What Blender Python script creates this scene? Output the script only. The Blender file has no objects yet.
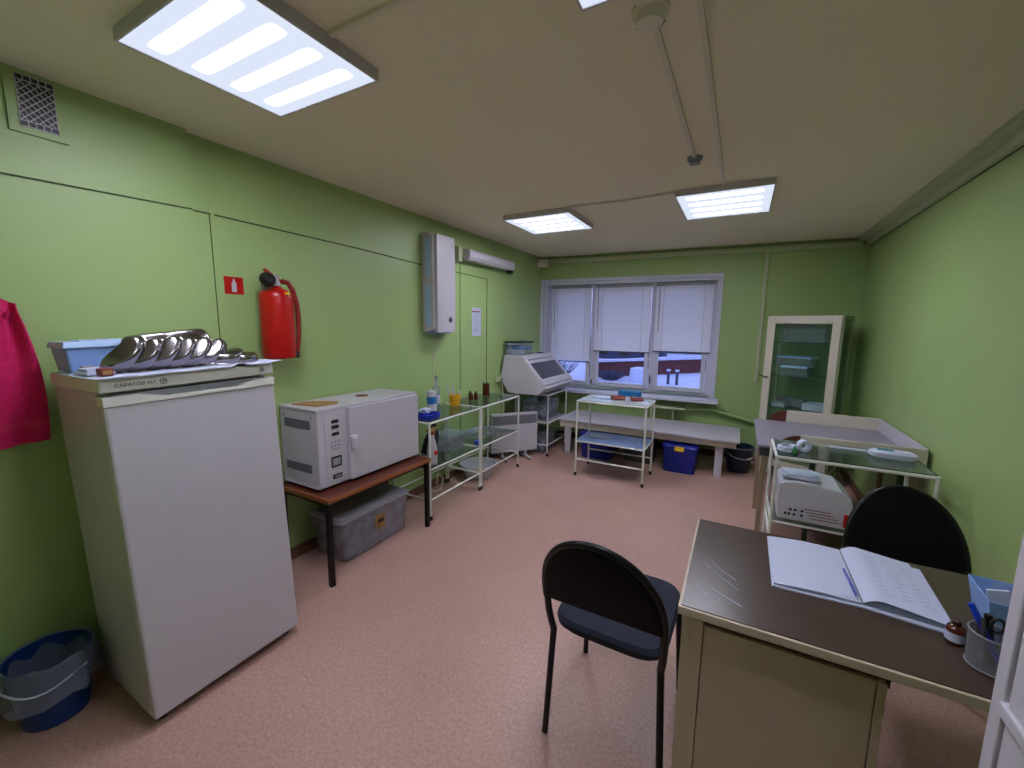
import bpy, bmesh, math, random
from mathutils import Vector, Matrix, Euler, Quaternion
R = math.radians
rnd = random.Random(7)
C = bpy.context.scene.collection
S = bpy.context.scene

# ------------------------------------------------------------------ camera
cam_d = bpy.data.cameras.new('camera'); cam = bpy.data.objects.new('camera', cam_d); C.objects.link(cam)
def _cam():
    yaw, pitch, roll = R(28.62), R(-7.93), R(0.67)
    F = Vector((-math.sin(yaw)*math.cos(pitch), math.cos(yaw)*math.cos(pitch), math.sin(pitch)))
    r = Vector((math.cos(yaw), math.sin(yaw), 0)); u = r.cross(F)
    r2 = r*math.cos(roll)+u*math.sin(roll); u2 = -r*math.sin(roll)+u*math.cos(roll)
    m = Matrix((r2, u2, -F)).transposed().to_4x4(); m.translation = (0, 0, 1.6)
    cam.matrix_world = m
_cam()
cam_d.sensor_fit = 'HORIZONTAL'; cam_d.sensor_width = 36; cam_d.lens = 416.5/1024*36; cam_d.clip_start = .02
S.camera = cam
# ------------------------------------------------------------------ world and exposure
w = bpy.data.worlds.new('dusk_sky'); S.world = w; w.use_nodes = True
bg = w.node_tree.nodes['Background']; bg.inputs[0].default_value = (.42, .50, .86, 1); bg.inputs[1].default_value = 1.55
S.view_settings.view_transform = 'Standard'; S.view_settings.look = 'None'; S.view_settings.gamma = 1
S.view_settings.use_curve_mapping = False; S.view_settings.exposure = 0.0
TUBE = 70.0      # strength of the tubes glowing through the ceiling light diffusers

# ------------------------------------------------------------------ materials
def lin(c): return tuple(((v/255+.055)/1.055)**2.4 if v/255 > .04045 else v/255/12.92 for v in c)
def mat(name, rgb, rough=.5, metal=0, noise=None, bump=None, spec=.5, tint=None, emit=None, coat=0):
    m = bpy.data.materials.new(name); m.use_nodes = True; nt = m.node_tree; b = nt.nodes['Principled BSDF']
    c = lin(rgb) + (1,)
    b.inputs['Base Color'].default_value = c; b.inputs['Roughness'].default_value = rough
    b.inputs['Metallic'].default_value = metal; b.inputs['Specular IOR Level'].default_value = spec
    b.inputs['Coat Weight'].default_value = coat
    tc = nt.nodes.new('ShaderNodeTexCoord')
    if noise:   # (scale, amount, second rgb)
        n = nt.nodes.new('ShaderNodeTexNoise'); n.inputs['Scale'].default_value = noise[0]; n.inputs['Detail'].default_value = 5
        nt.links.new(tc.outputs['Object'], n.inputs['Vector'])
        mx = nt.nodes.new('ShaderNodeMix'); mx.data_type = 'RGBA'
        mr = nt.nodes.new('ShaderNodeMapRange'); mr.inputs['From Min'].default_value = .5-noise[1]; mr.inputs['From Max'].default_value = .5+noise[1]
        nt.links.new(n.outputs['Fac'], mr.inputs['Value']); nt.links.new(mr.outputs[0], mx.inputs[0])
        mx.inputs[6].default_value = c; mx.inputs[7].default_value = lin(noise[2])+(1,)
        nt.links.new(mx.outputs[2], b.inputs['Base Color'])
    if bump:    # (scale, strength)
        n = nt.nodes.new('ShaderNodeTexNoise'); n.inputs['Scale'].default_value = bump[0]; n.inputs['Detail'].default_value = 4
        nt.links.new(tc.outputs['Object'], n.inputs['Vector'])
        bp = nt.nodes.new('ShaderNodeBump'); bp.inputs['Strength'].default_value = bump[1]; bp.inputs['Distance'].default_value = .01
        nt.links.new(n.outputs['Fac'], bp.inputs['Height']); nt.links.new(bp.outputs[0], b.inputs['Normal'])
    if emit:
        b.inputs['Emission Color'].default_value = lin(emit[0])+(1,); b.inputs['Emission Strength'].default_value = emit[1]
    return m
def glassy(name, rgb, clear=.85, rough=.03, body=None, gloss=1.0):
    """thin clear sheet: mostly transparent, fresnel reflection, optional milky body"""
    m = bpy.data.materials.new(name); m.use_nodes = True; nt = m.node_tree; nt.nodes.clear()
    o = nt.nodes.new('ShaderNodeOutputMaterial'); t = nt.nodes.new('ShaderNodeBsdfTransparent'); t.inputs[0].default_value = lin(rgb)+(1,)
    g = nt.nodes.new('ShaderNodeBsdfGlossy'); g.inputs['Roughness'].default_value = rough
    d = nt.nodes.new('ShaderNodeBsdfDiffuse'); d.inputs[0].default_value = lin(body or rgb)+(1,)
    m1 = nt.nodes.new('ShaderNodeMixShader'); m1.inputs[0].default_value = 1-clear
    nt.links.new(t.outputs[0], m1.inputs[1]); nt.links.new(d.outputs[0], m1.inputs[2])
    fr = nt.nodes.new('ShaderNodeLayerWeight'); fr.inputs[0].default_value = .22
    mu = nt.nodes.new('ShaderNodeMath'); mu.operation = 'MULTIPLY'; mu.inputs[1].default_value = gloss
    nt.links.new(fr.outputs['Fresnel'], mu.inputs[0])
    m2 = nt.nodes.new('ShaderNodeMixShader'); nt.links.new(mu.outputs[0], m2.inputs[0])
    nt.links.new(m1.outputs[0], m2.inputs[1]); nt.links.new(g.outputs[0], m2.inputs[2]); nt.links.new(m2.outputs[0], o.inputs[0])
    return m
M = {}
M['wall'] = mat('green wall paint', (157,180,117), .42, noise=(3, .35, (150,173,110)), bump=(140, .12))
M['ceiling'] = mat('whitewashed ceiling', (232,220,200), .8, noise=(1.2, .3, (225,212,190)), bump=(60, .1))
M['seam'] = mat('dark seam', (60,76,30), .8)
M['brown_base'] = mat('brown skirting', (110,74,60), .5)
M['cream'] = mat('cream trim paint', (176,184,148), .5)
M['duct'] = mat('cable duct plastic', (212,202,184), .5)
M['white'] = mat('white enamel', (190,184,194), .35, noise=(4, .4, (183,177,187)))
M['warm_white'] = mat('warm white enamel', (205,196,184), .4, noise=(5, .4, (194,184,170)))
M['white_metal'] = mat('white painted steel', (212,212,206), .35)
M['win'] = mat('window paint', (198,196,216), .4)
M['blind'] = mat('blind slats', (226,226,248), .5)
M['black'] = mat('black plastic', (14,14,16), .45)
M['black_metal'] = mat('black painted metal', (7,7,9), .35, spec=.3)
M['navy'] = mat('dark navy fabric', (22,26,46), .85, bump=(400, .3))
M['blackfab'] = mat('black vinyl', (4,4,7), .6, bump=(300, .1), spec=.12)
M['red'] = mat('red enamel', (178,8,8), .3)
M['darkred'] = mat('dark red rubber', (130,18,14), .5)
M['steel'] = mat('polished steel', (140,134,138), .2, 1)
M['dullsteel'] = mat('brushed steel', (150,150,156), .35, 1)
M['wood'] = mat('orange brown wood', (150,88,48), .4, noise=(12, .3, (128,72,38)))
M['darkwood'] = mat('reddish laminate', (96,44,30), .35, noise=(10, .3, (80,36,26)))
M['desk_top'] = mat('dark brown laminate', (72,56,50), .28, noise=(9, .3, (64,49,43)), spec=.3)
M['desk'] = mat('cream desk board', (190,174,154), .5, noise=(4, .35, (178,162,142)))
M['desk_wood'] = mat('brown desk board', (134,98,72), .5, noise=(7, .3, (120,86,62)))
M['pink'] = mat('pink terry cloth', (232,30,110), .95, noise=(60, .3, (205,20,92)), bump=(250, .8))
M['pink_band'] = mat('pink towel band', (214,34,96), .8)
M['blue_plastic'] = mat('light blue plastic', (128,160,214), .4)
M['lid_blue'] = mat('pale blue lid', (160,188,226), .35)
M['bin_blue'] = mat('blue bin plastic', (12,50,112), .4)
M['royal'] = mat('royal blue plastic', (16,34,140), .4)
M['cobalt'] = mat('cobalt blue plastic', (16,54,190), .35)
M['yellow'] = mat('yellow plastic', (226,186,30), .4)
M['orange'] = mat('amber yellow plastic', (236,170,20), .35)
M['amber'] = mat('amber glass', (74,28,14), .15)
M['amber_cap'] = mat('brown cap', (46,20,14), .5)
M['paper'] = mat('white paper', (184,188,212), .8)
M['paper_grey'] = mat('paper edges', (130,134,150), .8, noise=(300, .3, (100,104,120)))
M['card'] = mat('tan cardboard', (160,122,72), .8)
M['vent'] = mat('grey vent slots', (96,96,104), .6)
M['grey'] = mat('grey plastic', (130,132,138), .5)
M['darkgrey'] = mat('dark grey', (60,60,66), .5)
M['bedtop'] = mat('grey lilac oilcloth', (136,130,146), .35)
M['teal'] = mat('teal', (20,120,130), .5)
M['turq'] = mat('blue box', (20,106,168), .5)
M['green'] = mat('green plastic', (30,130,60), .5)
M['maroon'] = mat('red brown pouch', (120,48,42), .6)
M['purple'] = mat('blue ink', (34,40,150), .4)
M['printed'] = mat('faint printing', (128,138,172), .8, noise=(160, .12, (160,166,192)))
M['skinlabel'] = mat('label print', (60,60,70), .6)
M['glass'] = glassy('clear shelf glass', (246,253,249), .97, .02, (150,190,165), .75)
M['glass_edge'] = mat('green glass edge', (40,72,58), .2)
M['pane'] = glassy('window pane', (252,252,255), .99, .02, gloss=.3)
M['clear'] = glassy('clear plastic', (244,247,252), .80, .1, (196,202,216), .7)
M['milky'] = glassy('milky plastic', (240,242,248), .66, .2, (176,174,186), .5)
M['milkylid'] = glassy('milky lid plastic', (240,242,248), .3, .25, (186,180,192), .5)
M['liner'] = glassy('thin liner bag', (225,232,245), .62, .2, (150,156,180), .5)
M['dark_pane'] = glassy('smoked acrylic', (120,112,118), .8, .05, (60,56,60), .8)
M['stuffing'] = mat('bagged white supplies', (206,202,214), .7, noise=(13, .10, (92,84,92)), bump=(13, 1))
M['snow'] = mat('snow', (206,214,240), .9, noise=(2, .3, (186,196,232)), bump=(3, .5))
M['fence'] = mat('old red fence boards', (110,52,50), .85, noise=(3, .3, (78,40,46)))
M['farhouse'] = mat('distant grey wall', (62,66,96), .9)
M['dkgreen'] = mat('dark green steel', (46,70,40), .5)
M['galv'] = mat('table edge metal', (150,132,108), .4)

def floor_mat():
    m = mat('speckled linoleum', (178,126,112), .42, bump=(30, .03)); nt = m.node_tree; b = nt.nodes['Principled BSDF']
    tc = nt.nodes.new('ShaderNodeTexCoord')
    n1 = nt.nodes.new('ShaderNodeTexNoise'); n1.inputs['Scale'].default_value = 70; n1.inputs['Detail'].default_value = 6; n1.inputs['Roughness'].default_value = .8
    n2 = nt.nodes.new('ShaderNodeTexNoise'); n2.inputs['Scale'].default_value = 1.6; n2.inputs['Detail'].default_value = 4
    for n in (n1, n2): nt.links.new(tc.outputs['Object'], n.inputs['Vector'])
    r1 = nt.nodes.new('ShaderNodeValToRGB'); r1.color_ramp.elements[0].position = .36; r1.color_ramp.elements[1].position = .64
    r1.color_ramp.elements[0].color = lin((162,122,110))+(1,); r1.color_ramp.elements[1].color = lin((196,158,148))+(1,)
    nt.links.new(n1.outputs['Fac'], r1.inputs[0])
    mr = nt.nodes.new('ShaderNodeMapRange'); mr.inputs['From Min'].default_value = .3; mr.inputs['From Max'].default_value = .7
    mr.inputs['To Min'].default_value = .9; mr.inputs['To Max'].default_value = 1.06; nt.links.new(n2.outputs['Fac'], mr.inputs['Value'])
    mx = nt.nodes.new('ShaderNodeMix'); mx.data_type = 'RGBA'; mx.blend_type = 'MULTIPLY'; mx.inputs[0].default_value = 1
    nt.links.new(r1.outputs[0], mx.inputs[6]); nt.links.new(mr.outputs[0], mx.inputs[7]); nt.links.new(mx.outputs[2], b.inputs['Base Color'])
    return m
M['floor'] = floor_mat()
def diffuser_mat(size_y):
    """LED panel: four bright strips running across, soft edged, glowing through a bluish diffuser"""
    m = bpy.data.materials.new('led diffuser'); m.use_nodes = True; nt = m.node_tree; nt.nodes.clear(); L = nt.links.new
    o = nt.nodes.new('ShaderNodeOutputMaterial'); e = nt.nodes.new('ShaderNodeEmission'); tc = nt.nodes.new('ShaderNodeTexCoord')
    sp = nt.nodes.new('ShaderNodeSeparateXYZ'); L(tc.outputs['Object'], sp.inputs[0])
    def math_(op, a, b=None):
        n = nt.nodes.new('ShaderNodeMath'); n.operation = op
        for i, v in enumerate((a, b)):
            if v is None: continue
            if isinstance(v, (int, float)): n.inputs[i].default_value = v
            else: L(v, n.inputs[i])
        return n.outputs[0]
    ph = math_('MULTIPLY', sp.outputs['Y'], 2*math.pi*4.3/size_y)
    cs = math_('MULTIPLY', math_('COSINE', math_('ADD', ph, math.pi)), 1)
    band = nt.nodes.new('ShaderNodeMapRange'); band.interpolation_type = 'SMOOTHSTEP'
    band.inputs['From Min'].default_value = -.35; band.inputs['From Max'].default_value = 1.0; L(cs, band.inputs['Value'])
    ex = nt.nodes.new('ShaderNodeMapRange'); ex.interpolation_type = 'SMOOTHSTEP'
    ex.inputs['From Min'].default_value = .265; ex.inputs['From Max'].default_value = .20; L(math_('ABSOLUTE', sp.outputs['X']), ex.inputs['Value'])
    ey = nt.nodes.new('ShaderNodeMapRange'); ey.interpolation_type = 'SMOOTHSTEP'
    ey.inputs['From Min'].default_value = size_y*.49; ey.inputs['From Max'].default_value = size_y*.46; L(math_('ABSOLUTE', sp.outputs['Y']), ey.inputs['Value'])
    f = math_('MULTIPLY', math_('MULTIPLY', band.outputs[0], ex.outputs[0]), ey.outputs[0])
    f = math_('POWER', f, 3.2)
    mx = nt.nodes.new('ShaderNodeMix'); mx.data_type = 'RGBA'; L(f, mx.inputs[0])
    mx.inputs[6].default_value = lin((222,231,250))+(1,); k = TUBE
    mx.inputs[7].default_value = (k*.97, k*1.0, k*1.18, 1)
    L(mx.outputs[2], e.inputs[0]); L(e.outputs[0], o.inputs[0])
    return m

# ------------------------------------------------------------------ mesh helpers
class MB:
    def __init__(s): s.b = bmesh.new()
    def _add(s, verts, faces, T=None):
        vs = [s.b.verts.new((T @ Vector(v)) if T else v) for v in verts]
        for f in faces:
            try: s.b.faces.new([vs[i] for i in f])
            except ValueError: pass
        return s
    def box(s, x0, x1, y0, y1, z0, z1, T=None):
        v = [(x, y, z) for z in (z0, z1) for y in (y0, y1) for x in (x0, x1)]
        return s._add(v, [(0,2,3,1),(4,5,7,6),(0,1,5,4),(2,6,7,3),(0,4,6,2),(1,3,7,5)], T)
    def prism(s, poly, a, b, axis='y', T=None):
        def P(p, t): return {'y': (p[0], t, p[1]), 'x': (t, p[0], p[1]), 'z': (p[0], p[1], t)}[axis]
        n = len(poly); v = [P(p, a) for p in poly]+[P(p, b) for p in poly]
        return s._add(v, [tuple(range(n))[::-1], tuple(range(n, 2*n))]+[(i, (i+1) % n, n+(i+1) % n, n+i) for i in range(n)], T)
    def rings(s, rings, cap0=True, cap1=True, closed=True, T=None):
        n = len(rings[0]); v = [p for r in rings for p in r]; f = []
        for k in range(len(rings)-1):
            for i in range(n if closed else n-1):
                f.append((k*n+i, k*n+(i+1) % n, (k+1)*n+(i+1) % n, (k+1)*n+i))
        if cap0: f.append(tuple(range(n))[::-1])
        if cap1: f.append(tuple(range((len(rings)-1)*n, len(rings)*n)))
        return s._add(v, f, T)
    def lathe(s, prof, c=(0,0,0), n=24, cap0=True, cap1=True, T=None, sx=1, sy=1):
        rs = [[(c[0]+r*sx*math.cos(2*math.pi*i/n), c[1]+r*sy*math.sin(2*math.pi*i/n), c[2]+z) for i in range(n)] for r, z in prof]
        return s.rings(rs, cap0, cap1, T=T)
    def tube(s, pts, r, n=10, closed=False):
        pts = [Vector(p) for p in pts]; m = len(pts); rs = []; up = None
        for i, p in enumerate(pts):
            if closed: d = pts[(i+1) % m]-pts[i-1]
            else: d = pts[min(i+1, m-1)]-pts[max(i-1, 0)]
            d.normalize()
            if up is None: up = d.orthogonal().normalized()
            else:
                up = (up-d*up.dot(d))
                up = up.normalized() if up.length > 1e-5 else d.orthogonal().normalized()
            v = d.cross(up); rr = r[i] if isinstance(r, (list, tuple)) else r
            rs.append([tuple(p+(up*math.cos(2*math.pi*k/n)+v*math.sin(2*math.pi*k/n))*rr) for k in range(n)])
        if closed: rs.append(rs[0]); return s.rings(rs, False, False)
        return s.rings(rs)
    def sheet(s, grid, th=.001, T=None):
        """grid of points [row][col] turned into a thin solid sheet"""
        a = len(grid); b_ = len(grid[0]); v = [Vector(p) for r in grid for p in r]; nr = []
        for i in range(a):
            for j in range(b_):
                du = Vector(grid[min(i+1, a-1)][j])-Vector(grid[max(i-1, 0)][j]); dv = Vector(grid[i][min(j+1, b_-1)])-Vector(grid[i][max(j-1, 0)][:3])
                n = du.cross(dv); nr.append(n.normalized() if n.length > 1e-9 else Vector((0, 0, 1)))
        vs = [tuple(p) for p in v]+[tuple(p-n*th) for p, n in zip(v, nr)]; N = a*b_; f = []
        for i in range(a-1):
            for j in range(b_-1):
                q = (i*b_+j, i*b_+j+1, (i+1)*b_+j+1, (i+1)*b_+j); f.append(q); f.append(tuple(N+k for k in q)[::-1])
        edge = [(0, j) for j in range(b_)]+[(i, b_-1) for i in range(1, a)]+[(a-1, j) for j in range(b_-2, -1, -1)]+[(i, 0) for i in range(a-2, 0, -1)]
        e = [i*b_+j for i, j in edge]
        for k in range(len(e)): f.append((e[k], N+e[k], N+e[(k+1) % len(e)], e[(k+1) % len(e)]))
        return s._add(vs, f, T)
    def build(s, name, m, parent=None, smooth=False, bevel=0, label=None, solid=0, sub=0):
        bmesh.ops.recalc_face_normals(s.b, faces=s.b.faces[:])
        me = bpy.data.meshes.new(name); s.b.to_mesh(me); s.b.free()
        me.materials.append(M[m] if isinstance(m, str) else m)
        if smooth:
            for p in me.polygons: p.use_smooth = True
            try: me.set_sharp_from_angle(angle=R(42))
            except Exception: pass
        o = bpy.data.objects.new(name, me); C.objects.link(o)
        if parent: o.parent = parent
        if solid:
            md = o.modifiers.new('solid', 'SOLIDIFY'); md.thickness = solid
        if bevel:
            md = o.modifiers.new('bevel', 'BEVEL'); md.width = bevel; md.segments = 2; md.limit_method = 'ANGLE'; md.angle_limit = R(40)
        if sub:
            md = o.modifiers.new('sub', 'SUBSURF'); md.levels = sub; md.render_levels = sub
        if label: o['label'] = label
        return o
def tag(o, label, cat, group=None, kind=None):
    o['label'] = label; o['category'] = cat
    if group: o['group'] = group
    if kind: o['kind'] = kind
    return o
def struct(o): o['kind'] = 'structure'; return o
def thing(name, label, cat, loc=(0,0,0), rz=0, group=None, mw=None):
    o = bpy.data.objects.new(name, None); C.objects.link(o); o.empty_display_size = .05
    if mw is not None: o.matrix_world = mw
    else: o.location = loc; o.rotation_euler = (0, 0, rz)
    return tag(o, label, cat, group)
def copy_tree(o, parent=None):
    c = o.copy(); C.objects.link(c); c.parent = parent
    for ch in list(o.children): copy_tree(ch, c)
    return c
def text(body, size, m, parent, name='lettering', T=Matrix(), depth=.0006, extend=1.0):
    cu = bpy.data.curves.new(name, 'FONT'); cu.body = body; cu.size = size; cu.extrude = depth; cu.align_x = 'LEFT'; cu.space_character = extend
    tmp = bpy.data.objects.new('tmp_text', cu); C.objects.link(tmp); bpy.context.view_layer.update()
    me = bpy.data.meshes.new_from_object(tmp.evaluated_get(bpy.context.evaluated_depsgraph_get()))
    bpy.data.objects.remove(tmp); me.name = name; me.transform(T); me.materials.clear(); me.materials.append(M[m])
    o = bpy.data.objects.new(name, me); C.objects.link(o)
    if parent: o.parent = parent
    return o

def oval(a, c, z, n=28, e=3.2):
    out = []
    for k in range(n):
        an = 2*math.pi*k/n; cs, sn = math.cos(an), math.sin(an)
        out.append((a*abs(cs)**(2/e)*(1 if cs > 0 else -1), c*abs(sn)**(2/e)*(1 if sn > 0 else -1), z))
    return out
# ------------------------------------------------------------------ room
XL, XR, ZC, YF = -2.59, 1.11, 2.57, -.14
BA = math.atan(.0514)                       # the window wall is a little out of square
def yb(x): return 5.733+.0514*x
TB = Matrix.Translation((0, 5.733, 0)) @ Matrix.Rotation(BA, 4, 'Z')   # frame on the window wall: local y=0 is the wall face
struct(MB().prism([(XL-.2, YF-1.4), (XR+.2, YF-1.4), (XR+.2, 6.1), (XL-.2, 6.1)], -.1, 0, 'z').build('floor', 'floor'))
struct(MB().prism([(XL-.2, YF-1.4), (XR+.2, YF-1.4), (XR+.2, 6.1), (XL-.2, 6.1)], ZC, ZC+.1, 'z').build('ceiling', 'ceiling'))
struct(MB().prism([(XL-.2, YF-.2), (XL+.04, YF-.2), (XL+.04, 1.19), (XL, 1.19), (XL, 5.62), (XL-.2, 5.62)], 0, ZC, 'z').build('wall_left', 'wall'))
struct(MB().box(XR, XR+.2, YF-.2, 6.0, 0, ZC).build('wall_right', 'wall'))
WX0, WX1, WZ0, WZ1 = -2.55, -.27, .735, 2.22   # window opening along the wall
struct(MB().box(-2.80, WX0, 0, .3, 0, ZC, TB).box(WX1, 1.4, 0, .3, 0, ZC, TB).box(WX0, WX1, 0, .3, 0, WZ0, TB).box(WX0, WX1, 0, .3, WZ1, ZC, TB).build('wall_back', 'wall'))
struct(MB().box(XL, -.52, YF-.12, YF, 0, ZC).box(.42, XR, YF-.12, YF, 0, ZC).box(-.52, .42, YF-.12, YF, 2.1, ZC)
       .box(-.62, -.52, YF-1.3, YF-.12, 0, ZC).box(.42, .52, YF-1.3, YF-.12, 0, ZC).box(-.62, .52, YF-1.4, YF-1.3, 0, ZC).build('wall_front', 'wall'))  # unseen hall box added behind the doorway, closed to keep sky light out
struct(MB().box(XL, XL+.016, 1.2, 5.58, 0, .075).box(XL+.04, XL+.056, YF, 1.205, 0, .075).build('baseboard_left', 'brown_base'))
struct(MB().box(XR-.016, XR, YF, 5.76, 0, .075).build('baseboard_right', 'brown_base'))
struct(MB().box(-2.58, 1.08, -.016, 0, 0, .075, TB).build('baseboard_back', 'brown_base'))
# seams in the left wall cladding
def seam(n, *boxes):
    b = MB()
    for q in boxes: b.box(*q)
    return struct(b.build('trim_%d' % n, 'seam'))
b = MB()
def seg(b, x, pts, t=.004):
    for (y0, z0), (y1, z1) in zip(pts, pts[1:]):
        if abs(y1-y0) > abs(z1-z0): b.prism([(y0, z0-t), (y1, z1-t), (y1, z1+t), (y0, z0+t)], x-.002, x+.003, 'x')
        else: b.prism([(y0-t*.5, z0), (y0+t*.5, z0), (y1+t*.5, z1), (y1-t*.5, z1)], x-.002, x+.003, 'x')
seg(b, XL+.04, [(YF, 2.13), (.54, 2.161), (1.187, 2.181)], .0035)
struct(b.build('trim_1', 'seam'))
b = MB(); seg(b, XL, [(1.195, 2.186), (1.29, 2.185)]); seg(b, XL, [(1.31, 2.185), (2.31, 2.166), (3.02, 2.14), (3.30, 2.138), (4.12, 2.126)]); struct(b.build('trim_2', 'seam'))
b = MB(); seg(b, XL, [(1.285, 2.185), (1.29, .08)], .004); struct(b.build('trim_3', 'seam'))
b = MB(); seg(b, XL, [(4.12, 2.126), (4.11, .08)], .008); seg(b, XL, [(3.60, 2.36), (3.59, .08)], .007); struct(b.build('trim_4', 'seam'))
# cornice on the right, duct along the window wall
struct(MB().prism([(XR, ZC), (XR-.10, ZC), (XR-.10, ZC-.02), (XR-.07, ZC-.03), (XR-.035, ZC-.035), (XR-.03, ZC-.085), (XR, ZC-.09)], YF, 5.78, 'y').build('trim_5', 'cream'))
struct(MB().box(XR-.004, XR, YF, 5.78, ZC-.097, ZC-.09).build('trim_6', 'seam'))
struct(MB().box(-2.50, 1.04, -.045, 0, 2.475, 2.53, TB).build('trim_7', 'cream'))
tag(MB().box(.168, .208, -.028, 0, .97, 2.475, TB).build('cable_duct', 'cream', bevel=.003), 'long vertical grey cable duct running down the window wall beside the glass cabinet', 'cable duct')
tag(MB().box(XL, XL+.13, 5.44, 5.54, 2.42, 2.53).build('junction_box', 'duct', bevel=.006), 'small cream junction box in the upper corner between window wall and extinguisher wall', 'junction box')

# ------------------------------------------------------------------ ceiling lights
def ceiling_light(cx, cy, label, sx=.575, sy=.60):
    t = thing('ceiling_light', label, 'ceiling light', (cx, cy, ZC), 0, 'square LED ceiling panels')
    h = .044; a, c = sx/2, sy/2
    MB().box(-a, a, -c, c, -.012, 0).box(-a, -a+.007, -c, c, -h, -.012).box(a-.007, a, -c, c, -h, -.012).box(-a+.007, a-.007, -c, -c+.007, -h, -.012).box(-a+.007, a-.007, c-.007, c, -h, -.012).build('housing', 'white', t)
    MB().box(-a+.007, a-.007, -c+.007, c-.007, -h+.003, -h+.009).build('diffuser', diffuser_mat(sy-.014), t)
ceiling_light(-1.605, .992, 'large bright square LED panel nearest the camera, above the refrigerator', .61, .58)
ceiling_light(-.190, 1.003, 'LED ceiling panel mostly cut off by the top edge of the picture', .60, .60)
ceiling_light(-.186, 3.665, 'right one of the two distant LED ceiling panels, straight in front of the window', .615, .74)
ceiling_light(-1.625, 3.665, 'left one of the two distant LED ceiling panels, nearer the wall lamp', .62, .64)
def ceil_duct(pts, wd, label, m='duct'):
    b = MB()
    for (x0, y0), (x1, y1) in zip(pts, pts[1:]):
        d = Vector((x1-x0, y1-y0)); n = Vector((-d.y, d.x)).normalized()*wd/2
        b.prism([(x0+n.x, y0+n.y), (x1+n.x, y1+n.y), (x1-n.x, y1-n.y), (x0-n.x, y0-n.y)], ZC-.014, ZC, 'z')
    return tag(b.build('cable_duct', m), label, 'cable duct')
ceil_duct([(-.32, 1.5), (-.314, 2.70)], .02, 'thin cable duct on the ceiling between smoke detector and small grey box')
ceil_duct([(-.184, 1.30), (-.184, 3.29)], .018, 'long cable duct on the ceiling leading to the right distant light panel')
ceil_duct([(-1.29, 1.06), (-.48, 1.055)], .018, 'cable duct across the ceiling from the large nearest light panel')
b = MB(); b.tube([(-1.40, 3.36, ZC-.006), (-1.2, 3.33, ZC-.006), (-.9, 3.36, ZC-.008), (-.49, 3.31, ZC-.006)], .009, 8)
tag(b.build('light_cable', 'duct'), 'slack cable joining the two distant ceiling light panels', 'cable')
t = thing('smoke_detector', 'round white smoke detector on the ceiling beside the cut off light panel', 'smoke detector', (-.322, 1.45, ZC))
MB().lathe([(.056, 0), (.056, -.012), (.05, -.016), (.047, -.03), (.038, -.042), (.02, -.045)], n=28).build('detector_body', 'duct', t, True)
b = MB()
for k in range(5):
    a = R(40+k*26); b.box(-.010, .010, -.0015, .0015, -.034, -.022, Matrix.Translation((.0455*math.cos(a), .0455*math.sin(a), 0)) @ Matrix.Rotation(a+R(90), 4, 'Z'))
b.build('smoke_slots', 'darkgrey', t)
MB().lathe([(.044, 0), (.044, -.024), (.038, -.03)], c=(.0, -.105, 0), n=24).build('cable_box', 'duct', t, True)
t = thing('heat_detector', 'small grey box at the end of the thin ceiling duct', 'detector', (-.312, 2.73, ZC))
MB().lathe([(.042, 0), (.042, -.014), (.03, -.022)], n=20).build('detector_body', 'grey', t, True)
MB().box(-.03, .03, -.03, .03, -.038, -.02).build('detector_head', 'grey', t, bevel=.01)

# ------------------------------------------------------------------ window
t = struct(bpy.data.objects.new('window_1', None)); C.objects.link(t); t.matrix_world = TB
TI = .10   # depth of the glazing plane behind the wall face
b = MB().box(WX0-.06, WX0, -.02, .01, WZ0, WZ1+.04).box(WX1, WX1+.03, -.02, .01, WZ0, WZ1+.04).box(WX0-.0, WX1, -.02, .01, WZ1, WZ1+.04)
b.box(WX0, WX0+.05, .01, .2, WZ0, WZ1).box(WX1-.03, WX1, .01, .2, WZ0, WZ1).box(WX0+.05, WX1-.03, .01, .2, WZ1-.04, WZ1)
b.build('window_surround', 'win', t, bevel=.004)
b = MB()
X = [-2.50, -1.83, -1.03, -.30]; zb, zt = .745, WZ1-.04
b.box(X[0], X[3], TI, TI+.06, zb, zb+.05).box(X[0], X[3], TI, TI+.06, zt-.05, zt)
for x in (X[0]+.03, X[1], X[2], X[3]-.03): b.box(x-.035, x+.035, TI, TI+.06, zb+.05, zt-.05)
b.build('window_frame', 'win', t, bevel=.004)
for i in range(3):
    a, c = X[i]+.04, X[i+1]-.04
    if i == 0: a += .03
    if i == 2: c -= .03
    b = MB().box(a, a+.05, TI-.03, TI-.001, zb+.03, zt-.03).box(c-.05, c, TI-.03, TI-.001, zb+.03, zt-.03).box(a+.05, c-.05, TI-.03, TI-.001, zb+.03, zb+.09).box(a+.05, c-.05, TI-.03, TI-.001, zt-.09, zt-.03)
    if i == 2: b.box(a+.05, c-.05, TI-.03, TI-.001, 1.70, 1.735)
    b.build('sash', 'win', t, bevel=.004)
    MB().box(a+.045, c-.045, TI+.01, TI+.014, zb+.08, zt-.08).build('pane', 'pane', t)
b = MB().box(X[2]-.008, X[2]+.008, TI-.055, TI-.03, .86, .93).box(X[2]-.006, X[2]+.006, TI-.06, TI-.05, .87, .97)
b.box(X[1]-.008, X[1]+.008, TI-.055, TI-.03, .80, .86)
b.build('window_handle', 'darkgrey', t)
MB().box(WX0-.02, WX1+.07, -.20, .08, WZ0-.045, WZ0).build('window_sill', 'win', t, bevel=.008)
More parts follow.
